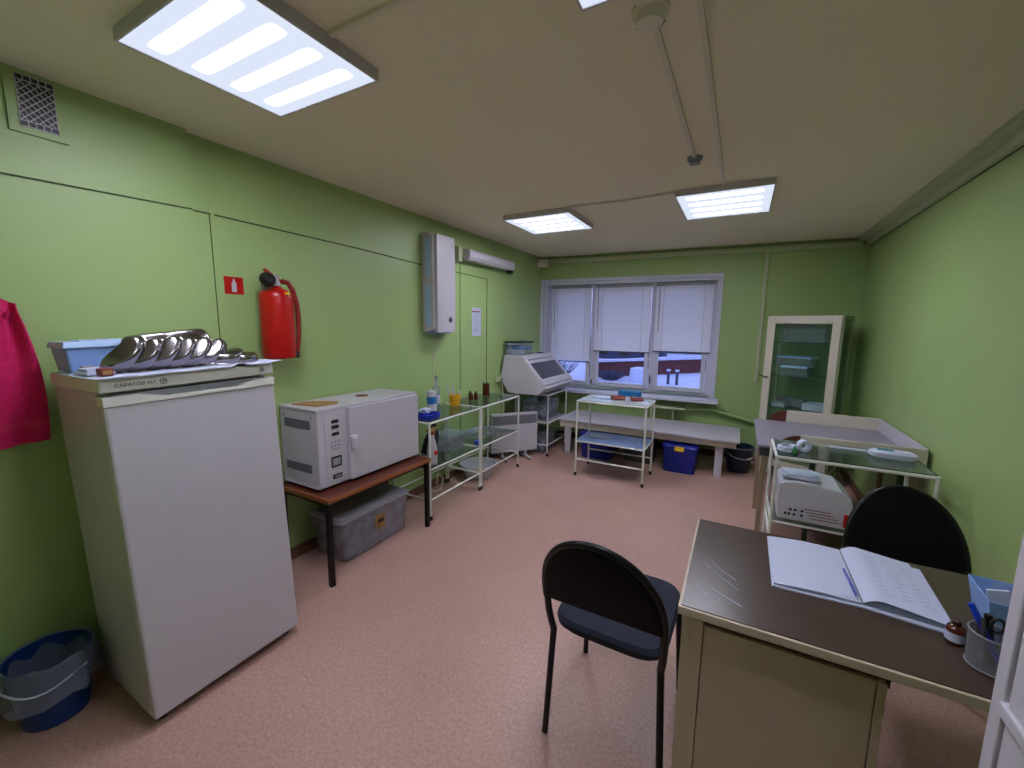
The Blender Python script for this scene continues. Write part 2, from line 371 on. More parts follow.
# blinds
def blind(x0, x1, z0, label):
    t = thing('venetian_blind', label, 'window blind', group='blinds in the window', mw=TB)
    yy = TI-.055
    MB().box(x0, x1, yy-.018, yy+.014, WZ1-.085, WZ1-.05).build('head_rail', 'grey', t, bevel=.003)
    b = MB(); z = WZ1-.095; k = 0
    while z > z0+.02:
        T = Matrix.Translation((0, yy, z)) @ Matrix.Rotation(R(66+rnd.uniform(-2, 2)), 4, 'X')
        b.box(x0+.003, x1-.003, -.0125, .0125, -.0005, .0005, T); z -= .0215; k += 1
    b.build('slats', 'blind', t)
    MB().box(x0, x1, yy-.012, yy+.012, z0, z0+.014).build('bottom_rail', 'darkgrey', t)
    for f in (.15, .85): MB().tube([(x0+(x1-x0)*f, yy-.014, z0+.01), (x0+(x1-x0)*f, yy-.014, WZ1-.06)], .0016, 6).build('cord', 'grey', t)
    MB().tube([(x0+.05, yy-.02, 1.55), (x0+.05, yy-.02, WZ1-.06)], .004, 6).build('tilt_wand', 'grey', t)
blind(-2.44, -1.86, 1.10, 'leftmost blind in the window, hanging lowest behind the dark fronted box')
blind(-1.81, -1.06, 1.262, 'middle blind in the window, lowered most of the way')
blind(-1.01, -.33, 1.285, 'rightmost blind in the window, nearest the vertical duct')
# outside: snow, fence, shed, far houses
GZ = -1.6     # the yard lies well below the window
struct(MB().prism([(-45, 6.2), (20, 6.2), (20, 80), (-45, 80)], GZ-.1, GZ, 'z').build('snowy_yard', 'snow'))
t = thing('wooden_fence', 'long low reddish board fence with snow on top, standing outside the window', 'fence', (-8.3, 25.5, GZ), R(52))
b = MB()
for k in range(78): b.box(-.2+k*.2, -.2+k*.2+.192, -.015, .015, .0, .98+rnd.uniform(-.015, .015))
b.build('boards', 'fence', t)
MB().prism([(-.3, 1.0), (15.5, 1.0), (15.5, 1.14), (7, 1.2), (3, 1.12), (-.3, 1.16)], -.3, .35, 'y').build('snow_cap', 'snow', t)
for nm, x, y, rz, lab in (('distant_house', -12.5, 42, 5, 'dark distant house seen in the left and middle window panes'), ('distant_house', -5, 56, 0, 'dark distant house seen above the reddish fence in the right pane')):
    t = thing(nm, lab, 'house', (x, y, GZ), R(rz))
    MB().box(-8, 6, 0, 6, 0, 2.2).build('wall', 'farhouse', t)
    MB().prism([(-8.6, 2.2), (6.6, 2.2), (6.6, 2.4), (-1, 4.6), (-8.6, 2.5)], -.4, 6.4, 'y').build('roof', 'snow', t)
    for q in range(6): MB().box(-7+q*2.2, -6+q*2.2, -.05, .0, .45, 1.3).build('window', 'black', t)
for k, (x, y) in enumerate([(-3.5, 25.1), (-3.02, 25.0)]):
    t = thing('fence_post', ['left', 'right'][k]+' one of two thin dark posts standing in the snow outside', 'post', (x, y, GZ), 0)
    MB().box(-.07, .07, -.07, .07, 0, .75).build('post_shaft', 'farhouse', t); MB().box(-.10, .10, -.10, .10, .75, .85).build('snow_cap', 'snow', t, bevel=.015)
t = thing('snow_mound', 'pale block of snow in front of the reddish fence, middle window pane', 'snow mound', (-5.1, 25.2, GZ))
MB().rings([oval(.62, .5, 0), oval(.58, .5, .5), oval(.55, .45, .80), oval(.3, .3, .86)]).build('packed_snow', 'snow', t, True)
def bush(x, y, r, h, label):
    t = thing('bare_bush', label, 'bush', (x, y, GZ), 0); b = MB()
    for k in range(130):
        a = rnd.uniform(0, 6.28); q = rnd.uniform(.1, 1)*r; p = [(q*.3*math.cos(a), q*.3*math.sin(a), 0)]
        for s_ in (1, 2, 3): p.append((q*math.cos(a)*(.3+.7*s_/3)+rnd.uniform(-.15, .15), q*math.sin(a)*(.3+.7*s_/3)+rnd.uniform(-.15, .15), h*s_/3*rnd.uniform(.75, 1)))
        b.tube(p, [.03, .024, .016, .008], 5)
    b.build('branches', 'farhouse', t)
bush(-9.9, 23.0, 2.0, 1.25, 'wide bare twiggy bush in the snow behind the leftmost window pane')
bush(-6.9, 25.2, 1.3, .62, 'bare twiggy bush in the snow behind the middle window pane')

# ------------------------------------------------------------------ left wall: grille, sign, extinguisher, recirculator, lamp, notice
t = thing('vent_grille', 'white latticed air vent high on the left wall above the towel', 'air vent', (XL+.04, .665, 2.452))
MB().box(0, .006, -.075, .075, -.115, .112).box(0, .012, -.085, -.075, -.12, .112).box(0, .012, -.075, .08, -.12, -.112).build('vent_plate', 'wall', t)
MB().box(.006, .008, -.052, .052, -.092, .098).build('vent_opening', 'black', t)
b = MB()
def bar(b, y0, z0, y1, z1, w=.0016):
    d = Vector((y1-y0, z1-z0)).normalized(); n = Vector((-d.y, d.x))*w
    b.prism([(y0+n.x, z0+n.y), (y1+n.x, z1+n.y), (y1-n.x, z1-n.y), (y0-n.x, z0-n.y)], .008, .011, 'x')
gy, z0, z1 = .052, -.072, .078
for z in (-.092, z0, z1, .098): bar(b, -gy, z, gy, z)
for k in range(6):
    y = -gy+k*2*gy/5; bar(b, y, -.092, y, z0); bar(b, y, z1, y, .098)
bar(b, -gy, -.092, -gy, .098); bar(b, gy, -.092, gy, .098)
st = 2*gy/4
for k in range(-8, 12):      # diagonals clipped to the field
    for sgn in (1, -1):
        pts = []
        c = k*st*1.0
        for y in (-gy, gy):
            z = z0+c+sgn*(y+gy)*1.05
            pts.append((y, z))
        (ya, za), (yc, zc) = pts
        def clip(y0, z0_, y1, z1_):
            out = []
            for (y, z, Y, Z) in ((y0, z0_, y1, z1_), (y1, z1_, y0, z0_)):
                if z < z0: f = (z0-z)/(Z-z) if Z != z else 2; y, z = y+(Y-y)*f, z0
                elif z > z1: f = (z1-z)/(Z-z) if Z != z else 2; y, z = y+(Y-y)*f, z1
                if not (-gy-1e-6 <= y <= gy+1e-6): return None
                out.append((y, z))
            return out
        if max(za, zc) <= z0 or min(za, zc) >= z1: continue
        q = clip(ya, za, yc, zc)
        if q and (Vector(q[0])-Vector(q[1])).length > .004: bar(b, *q[0], *q[1])
b.build('lattice', 'white', t)

t = thing('fire_extinguisher_sign', 'small red square sign with white extinguisher symbol on the green wall', 'sign', (XL, 1.384, 1.812))
MB().box(0, .002, -.052, .052, -.049, .049).build('sign_plate', 'red', t)
MB().prism([(-.014, -.036), (.014, -.036), (.014, .012), (.008, .02), (.006, .026), (.006, .036), (-.006, .036), (-.006, .026), (-.008, .02), (-.014, .012)], .002, .003, 'x').build('pictogram', 'white', t)

t = thing('fire_extinguisher', 'red fire extinguisher with black gauge and hose hanging on the left wall', 'fire extinguisher', (-2.495, 1.57, 1.385), 0)
MB().lathe([(.075, .0), (.088, .006), (.093, .02), (.093, .37), (.088, .395), (.07, .41), (.035, .425), (.028, .44)], n=32).build('cylinder', 'red', t, True)
MB().lathe([(.03, .435), (.03, .455), (.022, .47), (.022, .5)], n=16).build('valve', 'dullsteel', t, True)
MB().prism([(-.03, .468), (.06, .45), (.068, .458), (.0, .495), (-.055, .535), (-.068, .532), (-.04, .50)], -.012, .012, 'x').build('lever', 'red', t, bevel=.003)
MB().lathe([(.034, 0), (.042, .008), (.044, .03), (.036, .045), (.0, .05)], n=24, T=Matrix.Translation((.03, -.075, .455)) @ Matrix.Rotation(R(60), 4, 'Y')).build('nozzle_cap', 'black', t, True)
pts = [(.02, .03, .47), (.03, .06, .462), (.03, .090, .42), (.03, .112, .34), (.03, .118, .25), (.03, .115, .15), (.03, .106, .07), (.03, .098, .03)]
MB().tube(pts, [.013, .014, .015, .015, .015, .014, .013, .012], 12).build('hose', 'darkred', t, True)
MB().tube([(.03, .098, .04), (.03, .094, .0)], .016, 12).build('hose_nozzle', 'black', t, True)
MB().box(-.095, -.07, -.03, .03, .36, .46).build('bracket', 'dullsteel', t)
MB().box(.085, .096, -.0, .025, .385, .40).build('tag_label', 'yellow', t)

t = thing('air_recirculator', 'tall white wall mounted air purifier with pale blue side strips', 'air purifier', (XL, 3.18, 1.535))
D = .145
MB().prism([(0, 0), (D-.08, 0), (D-.02, .03), (D-.02, .84), (D-.07, .89), (0, .89)], -.165, .165, 'y').build('body', 'white', t, bevel=.008)
b = MB(); rs = []
for k in range(9):
    f = k/8; z = .0+f*.87; bulge = .012*math.sin(f*math.pi)
    rs.append([(D-.02, -.135-bulge, z), (D-.0+.01*math.sin(f*math.pi), -.13-bulge, z), (D+.016, -.02, z), (D+.008, .12+bulge, z), (D-.02, .135+bulge, z)])
b.rings(rs).build('front_cover', 'white', t, True)
for z0_, z1_ in ((.05, .42), (.5, .84)): MB().box(.04, D-.05, -.168, -.163, z0_, z1_).build('side_vent', 'lid_blue', t)
MB().box(.02, D-.06, -.15, .15, -.012, .0).build('bottom_panel', 'blue_plastic', t)
MB().lathe([(.028, 0), (.026, .006), (.01, .009)], n=20, T=Matrix.Translation((D+.01, .045, .115)) @ Matrix.Rotation(R(90), 4, 'Y')).build('switch', 'darkgrey', t, True, label='round dark switch')
text('dezar', .03, 'grey', t, 'logo', Matrix.Translation((D+.011, .03, .79)) @ Matrix.Rotation(R(90), 4, 'Z') @ Matrix.Rotation(R(90), 4, 'X'))
tag(MB().tube([(XL+.01, 3.18, 1.53), (XL+.012, 3.15, 1.3), (XL+.01, 3.135, 1.0), (XL+.012, 3.15, .85)], .004, 6).build('power_cord', 'duct'), 'thin pale cord hanging down the wall under the white air purifier', 'cord')

t = thing('wall_lamp', 'long white horizontal tube lamp on the wall to the right of the air purifier', 'wall lamp', (XL, 4.07, 2.31))
MB().box(.0, .055, -.56, -.50, -.07, .075).build('end_bracket', 'cream', t, bevel=.004)
MB().box(.0, .05, -.50, .46, -.02, .02).build('back_rail', 'cream', t)
MB().prism([(.045, -.055), (.115, -.05), (.135, -.02), (.135, .035), (.115, .055), (.05, .058)], -.48, .47, 'y').build('lamp_cover', 'white', t, bevel=.006)
MB().box(.06, .12, .40, .46, -.085, -.052).build('socket', 'black', t, bevel=.005)

t = thing('paper_notice', 'white printed notice with red heading taped on the left wall under the tube lamp', 'notice', (XL, 3.905, 1.64))
MB().box(.001, .0022, -.088, .088, -.155, .155).build('sheet', 'paper', t)
MB().box(.0022, .0028, -.084, .07, .105, .118).build('red_heading', 'darkred', t)
b = MB()
for k in range(15): b.box(.0022, .0026, -.06, .03+.03*rnd.random(), .085-k*.014, .089-k*.014)
b.build('printed_lines', 'printed', t)

t = thing('bath_towel', 'bright pink terry towel hanging on the left wall beside the refrigerator', 'towel', (XL+.04, .46, 1.08))
nr, nc = 26, 34; g = []
for i in range(nr):
    f = i/(nr-1); z = .58*(1-f); row = []
    hw = .055+.155*min(1, f*1.1)**.75
    for j in range(nc):
        u = j/(nc-1)*2-1
        fold = .028*math.sin(u*7+.6)*(.9-.3*f)+.012*math.sin(u*15+f*2)
        ye = .024+.047*f+.022*math.sin(f*math.pi); yw = -.05-.24*min(1, f*1.2)**.7
        y = yw+(ye-yw)*(u*.5+.5); x = .045+fold*.8*(1-.2*f)+.012*math.sin(f*3)
        if f < .12: x = x*.6+.025+.03*math.sin(f/.12*1.57)*(1-abs(u))
        zz = z+.03*(u*.5+.5)*f+.02*(1-u*u)*(1-f)
        row.append((x, y+.03, zz))
    g.append(row)
MB().sheet(g[:22], .006).build('cloth', 'pink', t, True)
MB().sheet([[(p[0]+.001, p[1], p[2]) for p in r] for r in g[21:23]], .008).build('woven_band', 'pink_band', t, True)
MB().sheet(g[22:], .006).build('towel_hem', 'pink', t, True)
MB().tube([(.0, .0, .62), (.05, .0, .615), (.065, .0, .585), (.075, .0, .62)], .006, 8).build('hook', 'dullsteel', t, True)
# ------------------------------------------------------------------ waste bin
t = thing('waste_bin', 'round blue waste bin lined with a thin bag, on the floor left of the refrigerator', 'bin', (-2.365, .440, 0), 0); t.scale = (.88, .88, .88)
MB().lathe([(.105, 0), (.112, .004), (.125, .12), (.145, .30), (.150, .302), (.150, .308), (.141, .308), (.121, .12), (.105, .01), (.0, .01)], n=36, cap1=False).build('bin_body', 'bin_blue', t, True)
b = MB(); rs = []
for k in range(8):
    f = k/7; z = .315-.155*f; row = []
    for i in range(48):
        a = 2*math.pi*i/48; r = .154+.012*f+.010*f*math.sin(a*5+1)+.005*math.sin(a*11)*f+(.04*f if abs(a-.35) < .12 else 0)
        zz = z+(.02*math.sin(a*3))*f - (.03*f*max(0, -math.sin(a)))
        row.append((r*math.cos(a), r*math.sin(a), zz))
    rs.append(row)
ins = [[(.146*math.cos(2*math.pi*i/48)*q, .146*math.sin(2*math.pi*i/48)*q, z+.01*math.sin(i*.9)) for i in range(48)] for q, z in ((.80, .14), (.90, .24), (1.0, .312))]
b.rings(ins+rs, False, False).build('liner_bag', 'liner', t, True)
b = MB(); b.tube([(.168*math.cos(a), .168*math.sin(a), .235+.02*math.sin(3*a)) for a in [R(-150+10*i) for i in range(19)]], .0045, 6).build('bag_tie', 'paper', t, True)

# ------------------------------------------------------------------ refrigerator
FM = Matrix.Translation((-1.905, .598, .03)) @ Euler((.026, -.017, -.013), 'XYZ').to_matrix().to_4x4()
FW, FH, FD = .605, 1.371, .50
t = thing('refrigerator', 'tall white single door refrigerator in the left foreground', 'refrigerator', mw=FM)
MB().box(-FD, -.055, .004, FW-.004, .0, FH-.05).build('cabinet', 'white', t, bevel=.008)
MB().box(-.052, -.0, .0, FW, .012, FH-.100).build('door', 'white', t, bevel=.01)
MB().box(-.056, -.050, .006, FW-.006, .02, FH-.07).build('door_gasket', 'grey', t)
# moulded strip with the hand grip above the door face
b = MB(); poly = [(.0, FH-.100), (FW, FH-.100), (FW, FH-.066), (FW*.90, FH-.066)]
for k in range(0, 21):
    f = k/20; y = FW*(.88-f*.70); poly.append((y, FH-.066-.020*min(1, 5*f, 5*(1-f))))
poly += [(FW*.10, FH-.066), (0, FH-.066)]
b.prism(poly, -.052, .006, 'x').build('handle_strip', 'white_metal', t, bevel=.002)
MB().box(-.05, -.02, .03, FW-.03, FH-.088, FH-.062).build('grip_recess', 'grey', t)
MB().box(-FD, .002, -.003, FW+.003, FH-.05, FH).build('top_panel', 'white_metal', t, bevel=.006)
text('САРАТОВ 451', .0185, 'darkgrey', t, 'lettering', Matrix.Translation((.003, .038, FH-.034)) @ Matrix.Rotation(R(90), 4, 'Z') @ Matrix.Rotation(R(90), 4, 'X'))
MB().lathe([(.012, 0), (.012, .002), (.009, .0021), (.009, 0)], n=24, cap0=False, cap1=False, T=Matrix.Translation((.002, .182, FH-.028)) @ Matrix.Rotation(R(90), 4, 'Y')).prism([(.176, FH-.026), (.182, FH-.034), (.19, FH-.02), (.182, FH-.024)], .002, .0035, 'x').build('emblem', 'vent', t)
MB().lathe([(.01, 0), (.01, .004)], n=20, T=Matrix.Translation((.002, FW-.05, FH-.025)) @ Matrix.Rotation(R(90), 4, 'Y')).build('lock_plug', 'grey', t)
for x in (-.46, -.06):
    for y in (.04, FW-.04): MB().lathe([(.016, -.031), (.016, 0)], c=(x, y, 0), n=12).build('foot', 'black', t)
# cloth on top
b = MB(); g = []
for i in range(14):
    x = -.43+i*.455/13; row = []
    for j in range(40):
        y = -.012+j*(FW+.055)/39; z = .0035
        if x > -.05: z += .016*math.exp(-((y-.455)/.022)**2)*(1-max(0, -x)/.05)
        if y > FW-.02: z += .006
        z += .0012*math.sin(y*40+x*12)
        row.append((x+.004*math.sin(y*17), y, FH+z))
    g.append(row)
tc = thing('cloth_napkin', 'white cloth spread over the top of the refrigerator under the metal dishes', 'cloth', mw=FM)
b.sheet(g, .0022).build('cloth', 'paper', tc, True)
# kidney dishes
def kidney_mesh():
    b = MB(); n = 36
    def ring(s, z, dx=0):
        out = []
        for i in range(n):
            a = 2*math.pi*i/n; x = .092*math.cos(a); y = .043*math.sin(a)
            y -= .018*(math.cos(a)**2)*1.0 - .012 ; 
            out.append((x*s, y*s, z))
        return out
    out = [ring(.60, 0), ring(.74, .002), ring(.86, .010), ring(.96, .030), ring(1.0, .040), ring(1.04, .041)]
    inn = [ring(1.04, .0425), ring(.985, .0415), ring(.94, .030), ring(.84, .012), ring(.70, .004), ring(.58, .003)]
    b.rings(out+inn, True, True)
    return b
k0 = None
dishes = [(.075, .085, .98, 'leftmost metal kidney dish of the leaning row on the refrigerator'), (.138, .080, .92, 'second metal kidney dish from the left in the row on the refrigerator'),
          (.200, .085, .98, 'third metal kidney dish from the left in the row on the refrigerator'), (.255, .078, .90, 'fourth metal kidney dish from the left in the row on the refrigerator'),
          (.315, .080, .92, 'fifth metal kidney dish from the left in the row on the refrigerator'), (.372, .080, .90, 'sixth metal kidney dish, just left of the cloth bump on the refrigerator'),
          (.440, .07, .90, 'seventh metal kidney dish, lying behind the cloth bump on the refrigerator'), (.515, .06, .72, 'rightmost and flattest metal kidney dish on the refrigerator')]
for i, (y, z, s_, lab) in enumerate(dishes):
    if k0 is None:
        k0 = kidney_mesh().build('kidney_dish', 'steel', smooth=True)
        o = k0
    else:
        o = k0.copy(); C.objects.link(o)
    nv = Vector([(.78, -.42, .46), (.76, -.40, .50), (.78, -.36, .50), (.74, -.40, .54), (.74, -.34, .56), (.70, -.30, .62), (.42, -.06, .90), (.30, .02, .95)][i]).normalized()
    lv = Vector((-.12, .80, .58) if i < 6 else (-.1, 1, .12)); lv = (lv-nv*lv.dot(nv)).normalized()
    zv = -nv; yv = zv.cross(lv)
    Rm = Matrix((lv, yv, zv)).transposed().to_4x4() @ Matrix.Scale(s_, 4)
    lo = min((Rm @ v.co).z for v in k0.data.vertices)
    o.matrix_world = FM @ Matrix.Translation((-.10, y+.03, FH+.006-lo)) @ Rm
    tag(o, lab, 'kidney dish', 'metal kidney dishes on the refrigerator')
for i, (y, s_, z, lab) in enumerate([(.215, 1.15, .085, 'metal kidney dish lying on top behind the middle of the leaning row'), (.33, 1.15, .095, 'long metal kidney dish stacked flat behind the right part of the row')]):
    o = k0.copy(); C.objects.link(o)
    o.matrix_world = FM @ Matrix.Translation((-.22, y+.02, FH+.006+z+.058)) @ Matrix.Rotation(R(6), 4, 'X') @ Matrix.Rotation(R(180), 4, 'X') @ Matrix.Rotation(R(88), 4, 'Z') @ Matrix.Scale(s_, 4)
    tag(o, lab, 'kidney dish', 'metal kidney dishes on the refrigerator')
# stack of flat dishes under the two upper ones
for i, z in enumerate((0.002, .045)):
    o = k0.copy(); C.objects.link(o)
    o.matrix_world = FM @ Matrix.Translation((-.22, .275+.02*i, FH+.006+z+.045)) @ Matrix.Rotation(R(180), 4, 'X') @ Matrix.Rotation(R(90), 4, 'Z') @ Matrix.Scale(1.12, 4)
    tag(o, ['metal kidney dish at the bottom of the hidden stack behind the leaning row', 'metal kidney dish in the middle of the hidden stack behind the leaning row'][i], 'kidney dish', 'metal kidney dishes on the refrigerator')
t = thing('storage_box', 'light blue plastic box with paler lid standing at the back of the refrigerator top', 'box', mw=FM @ Matrix.Translation((-.47, .005, FH+.006)))
b = MB(); b.rings([[(.008, .010, 0), (.162, .010, 0), (.162, .245, 0), (.008, .245, 0)], [(.0, .0, .095), (.17, .0, .095), (.17, .255, .095), (.0, .255, .095)]]).build('box_body', 'blue_plastic', t, bevel=.008)
MB().rings([[(-.008, -.008, .095), (.178, -.008, .095), (.178, .263, .095), (-.008, .263, .095)], [(-.002, -.002, .118), (.172, -.002, .118), (.172, .257, .118), (-.002, .257, .118)]]).box(.03, .14, .05, .21, .118, .123).build('box_lid', 'lid_blue', t, bevel=.004)
MB().box(.1705, .173, .10, .15, .03, .042).build('latch_slot', 'darkgrey', t)
t = thing('clear_container', 'clear plastic container standing behind the kidney dishes on the refrigerator', 'container', mw=FM @ Matrix.Translation((-.42, .27, FH+.006)))
MB().box(0, .12, 0, .11, 0, .13).build('container_body', 'clear', t, bevel=.006); MB().box(-.004, .124, -.004, .114, .13, .136).build('container_lid', 'clear', t)
t = thing('small_red_box', 'small dark red packet at the left end of the row of metal dishes', 'packet', mw=FM @ Matrix.Translation((-.075, .018, FH+.0065)))
MB().box(0, .045, 0, .035, 0, .028).build('packet_body', 'maroon', t, bevel=.004); MB().box(.045, .046, .006, .03, .006, .02).build('packet_print', 'card', t)
t = thing('folded_wipe', 'folded white paper wipe on the near left corner of the refrigerator top', 'paper wipe', mw=FM @ Matrix.Translation((-.23, .03, FH+.0075)))
MB().box(0, .13, -.03, .05, 0, .010).box(.01, .10, -.02, .045, .010, .022).build('folded_paper', 'paper', t, bevel=.003)
t = thing('pink_packet', 'tiny pinkish packet on the far left corner of the refrigerator top', 'packet', mw=FM @ Matrix.Translation((-.29, .035, FH+.0075)))
MB().box(0, .03, 0, .035, 0, .022).build('packet_body', 'maroon', t, bevel=.003); MB().box(.004, .026, .004, .031, .022, .023).build('packet_label', 'paper', t)

# ------------------------------------------------------------------ steriliser on its table
t = thing('side_table', 'low table with brown top and black legs carrying the dry heat steriliser', 'table', (0,0,0))
x0, x1, y0, y1, zt = XL+.02, -2.065, 1.535, 2.47, .565
MB().box(x0, x1-.012, y0+.012, y1-.012, zt-.025, zt).build('tabletop', 'darkwood', t)
MB().box(x1-.012, x1, y0, y1, zt-.026, zt+.001).box(x0, x1-.012, y0, y0+.012, zt-.026, zt+.001).box(x0, x1-.012, y1-.012, y1, zt-.026, zt+.001).build('edge_band', 'wood', t)
MB().box(x0+.02, x1-.03, y0+.02, y0+.04, zt-.055, zt-.026).box(x0+.02, x1-.03, y1-.04, y1-.02, zt-.055, zt-.026).box(x1-.05, x1-.03, y0+.04, y1-.04, zt-.055, zt-.026).box(x0+.02, x0+.04, y0+.04, y1-.04, zt-.055, zt-.026).build('frame', 'black_metal', t)
for x in (x0+.035, x1-.028):
    for y in (y0+.022, y1-.022): MB().box(x-.015, x+.015, y-.015, y+.015, 0, zt-.026).build('leg', 'black_metal', t, bevel=.002)
t = thing('dry_heat_sterilizer', 'white boxy dry heat steriliser with control strip standing on the brown table', 'steriliser', (0,0,0))
sx0, sx1, sy0, sy1, z0, z1 = -2.565, -2.20, 1.588, 2.45, zt+.018, 1.075
MB().box(sx0, sx1, sy0, sy1, z0, z1).build('casing', 'white', t, bevel=.008)
MB().box(sx0-.0, sx1+.004, sy0-.004, sy1+.003, z1-.008, z1+.008).build('top_plate', 'white', t, bevel=.004)
MB().box(sx1, sx1+.030, 1.80, sy1+.002, z0+.005, z1-.008).build('door', 'white', t, bevel=.006)
MB().box(sx1, sx1+.003, 1.635, 1.785, z0+.02, z1-.025).build('control_panel', 'white', t, bevel=.001)
for i, z in enumerate((.985, .95, .905)): MB().box(sx1+.003, sx1+.008, 1.685, 1.735, z, z+.020).build('display', 'black', t)
b = MB()
for i, z in enumerate((.86, .835, .815)):
    for k in range(3): b.box(sx1+.003, sx1+.0045, 1.675+k*.025, 1.675+k*.025+.014, z, z+.008)
b.build('panel_marks', 'grey', t)
MB().box(sx1+.003, sx1+.006, 1.672, 1.748, .700, .770).build('rating_plate', 'black', t); MB().box(sx1+.006, sx1+.0068, 1.68, 1.74, .712, .758).build('plate_print', 'grey', t)
b = MB()
for k in range(3): b.box(sx1+.0068, sx1+.0074, 1.686, 1.73-.006*k, .748-k*.012, .752-k*.012)
b.build('plate_text', 'paper', t)
MB().box(sx1+.003, sx1+.008, 1.68, 1.745, .625, .655).build('rocker_switch', 'black', t)
MB().box(sx1+.008, sx1+.0095, 1.69, 1.735, .633, .647).build('switch_marks', 'grey', t)
MB().box(sx1+.03, sx1+.055, 1.79, 1.85, .835, .885).box(sx1+.045, sx1+.07, 1.795, 1.83, .80, .875).build('door_handle', 'white', t, bevel=.006)
for z in (.955, .675):
    b = MB().box(-2.52, -2.27, sy0-.0015, sy0, z, z+.055)
    for k in range(24): b.box(-2.515+k*.0102, -2.511+k*.0102, sy0-.003, sy0-.0014, z+.003, z+.052)
    b.build('side_vent', 'vent', t)
MB().box(-2.54, -2.215, sy0-.004, sy0-.0, z0+.0, z0+.014).build('bottom_flange', 'white', t)
for x in (-2.52, -2.255): MB().lathe([(.005, 0), (.005, .003)], n=10, T=Matrix.Translation((x, sy0, 1.03)) @ Matrix.Rotation(R(90), 4, 'X')).build('screw', 'black', t)
MB().lathe([(.045, 0), (.045, .004), (.036, .0045)], c=(-2.40, 2.11, z1+.008), n=28).build('vent_cap', 'maroon', t, label='round brown vent opening')
for x in (-2.5, -2.25):
    for y in (1.66, 2.41): MB().lathe([(.012, 0), (.012, .02)], c=(x, y, zt+.0005), n=10).build('foot', 'black', t)
tag(MB().prism([(-2.50, 1.63), (-2.30, 1.665), (-2.28, 1.80), (-2.33, 1.85), (-2.49, 1.75)], z1+.0085, z1+.0145, 'z').build('cardboard_piece', 'card'), 'piece of tan cardboard lying on top of the white steriliser', 'cardboard')
# plastic tub under the table
def tub(name, label, x0, x1, y0, y1, h, body='milky', lid='milkylid', fill=True, z=0, rz=0, group=None, clip=None, mlid=True):
    cx, cy = (x0+x1)/2, (y0+y1)/2; a, c = (x1-x0)/2, (y1-y0)/2
    t = thing(name, label, 'storage box', (cx, cy, z), rz, group)
    def rr(a, c, z, r=.03):
        out = []
        for k in range(20):
            an = 2*math.pi*(k+.5)/20; px = (a-r)*(1 if math.cos(an) > 0 else -1)+r*math.cos(an); py = (c-r)*(1 if math.sin(an) > 0 else -1)+r*math.sin(an); out.append((px, py, z))
        return out
    b = MB(); prof = [(.86, 0), (.88, .012), (.95, h*.9), (.97, h)]
    b.rings([rr(a*s, c*s, z_) for s, z_ in prof]+[rr(a*s-.004, c*s-.004, z_) for s, z_ in ((.965, h), (.945, h*.9), (.87, .02))], True, False)
    b.build('box_body', body, t, True)
    if fill:
        b = MB(); b.rings([rr(a*.84, c*.84, .016), rr(a*.87, c*.88, h*.45), rr(a*.80, c*.8, h*.78)]).build('contents', 'stuffing', t, True)
    if mlid:
        b = MB(); b.rings([rr(a, c, h, .035), rr(a, c, h+.015, .035), rr(a*.96, c*.97, h+.022, .03), rr(a*.9, c*.93, h+.022, .03), rr(a*.88, c*.92, h+.03, .03)]).build('box_lid', lid, t, True)
    return t
t = tub('plastic_tub', 'large clear lidded plastic box full of supplies on the floor under the brown table', -2.54, -2.20, 1.72, 2.38, .29)
MB().box(.160, .163, -.03, .06, .13, .23).build('paper_label', 'card', t); MB().box(.163, .164, -.01, .045, .17, .20).box(.163, .164, -.01, -.002, .14, .20).build('label_writing', 'black', t)

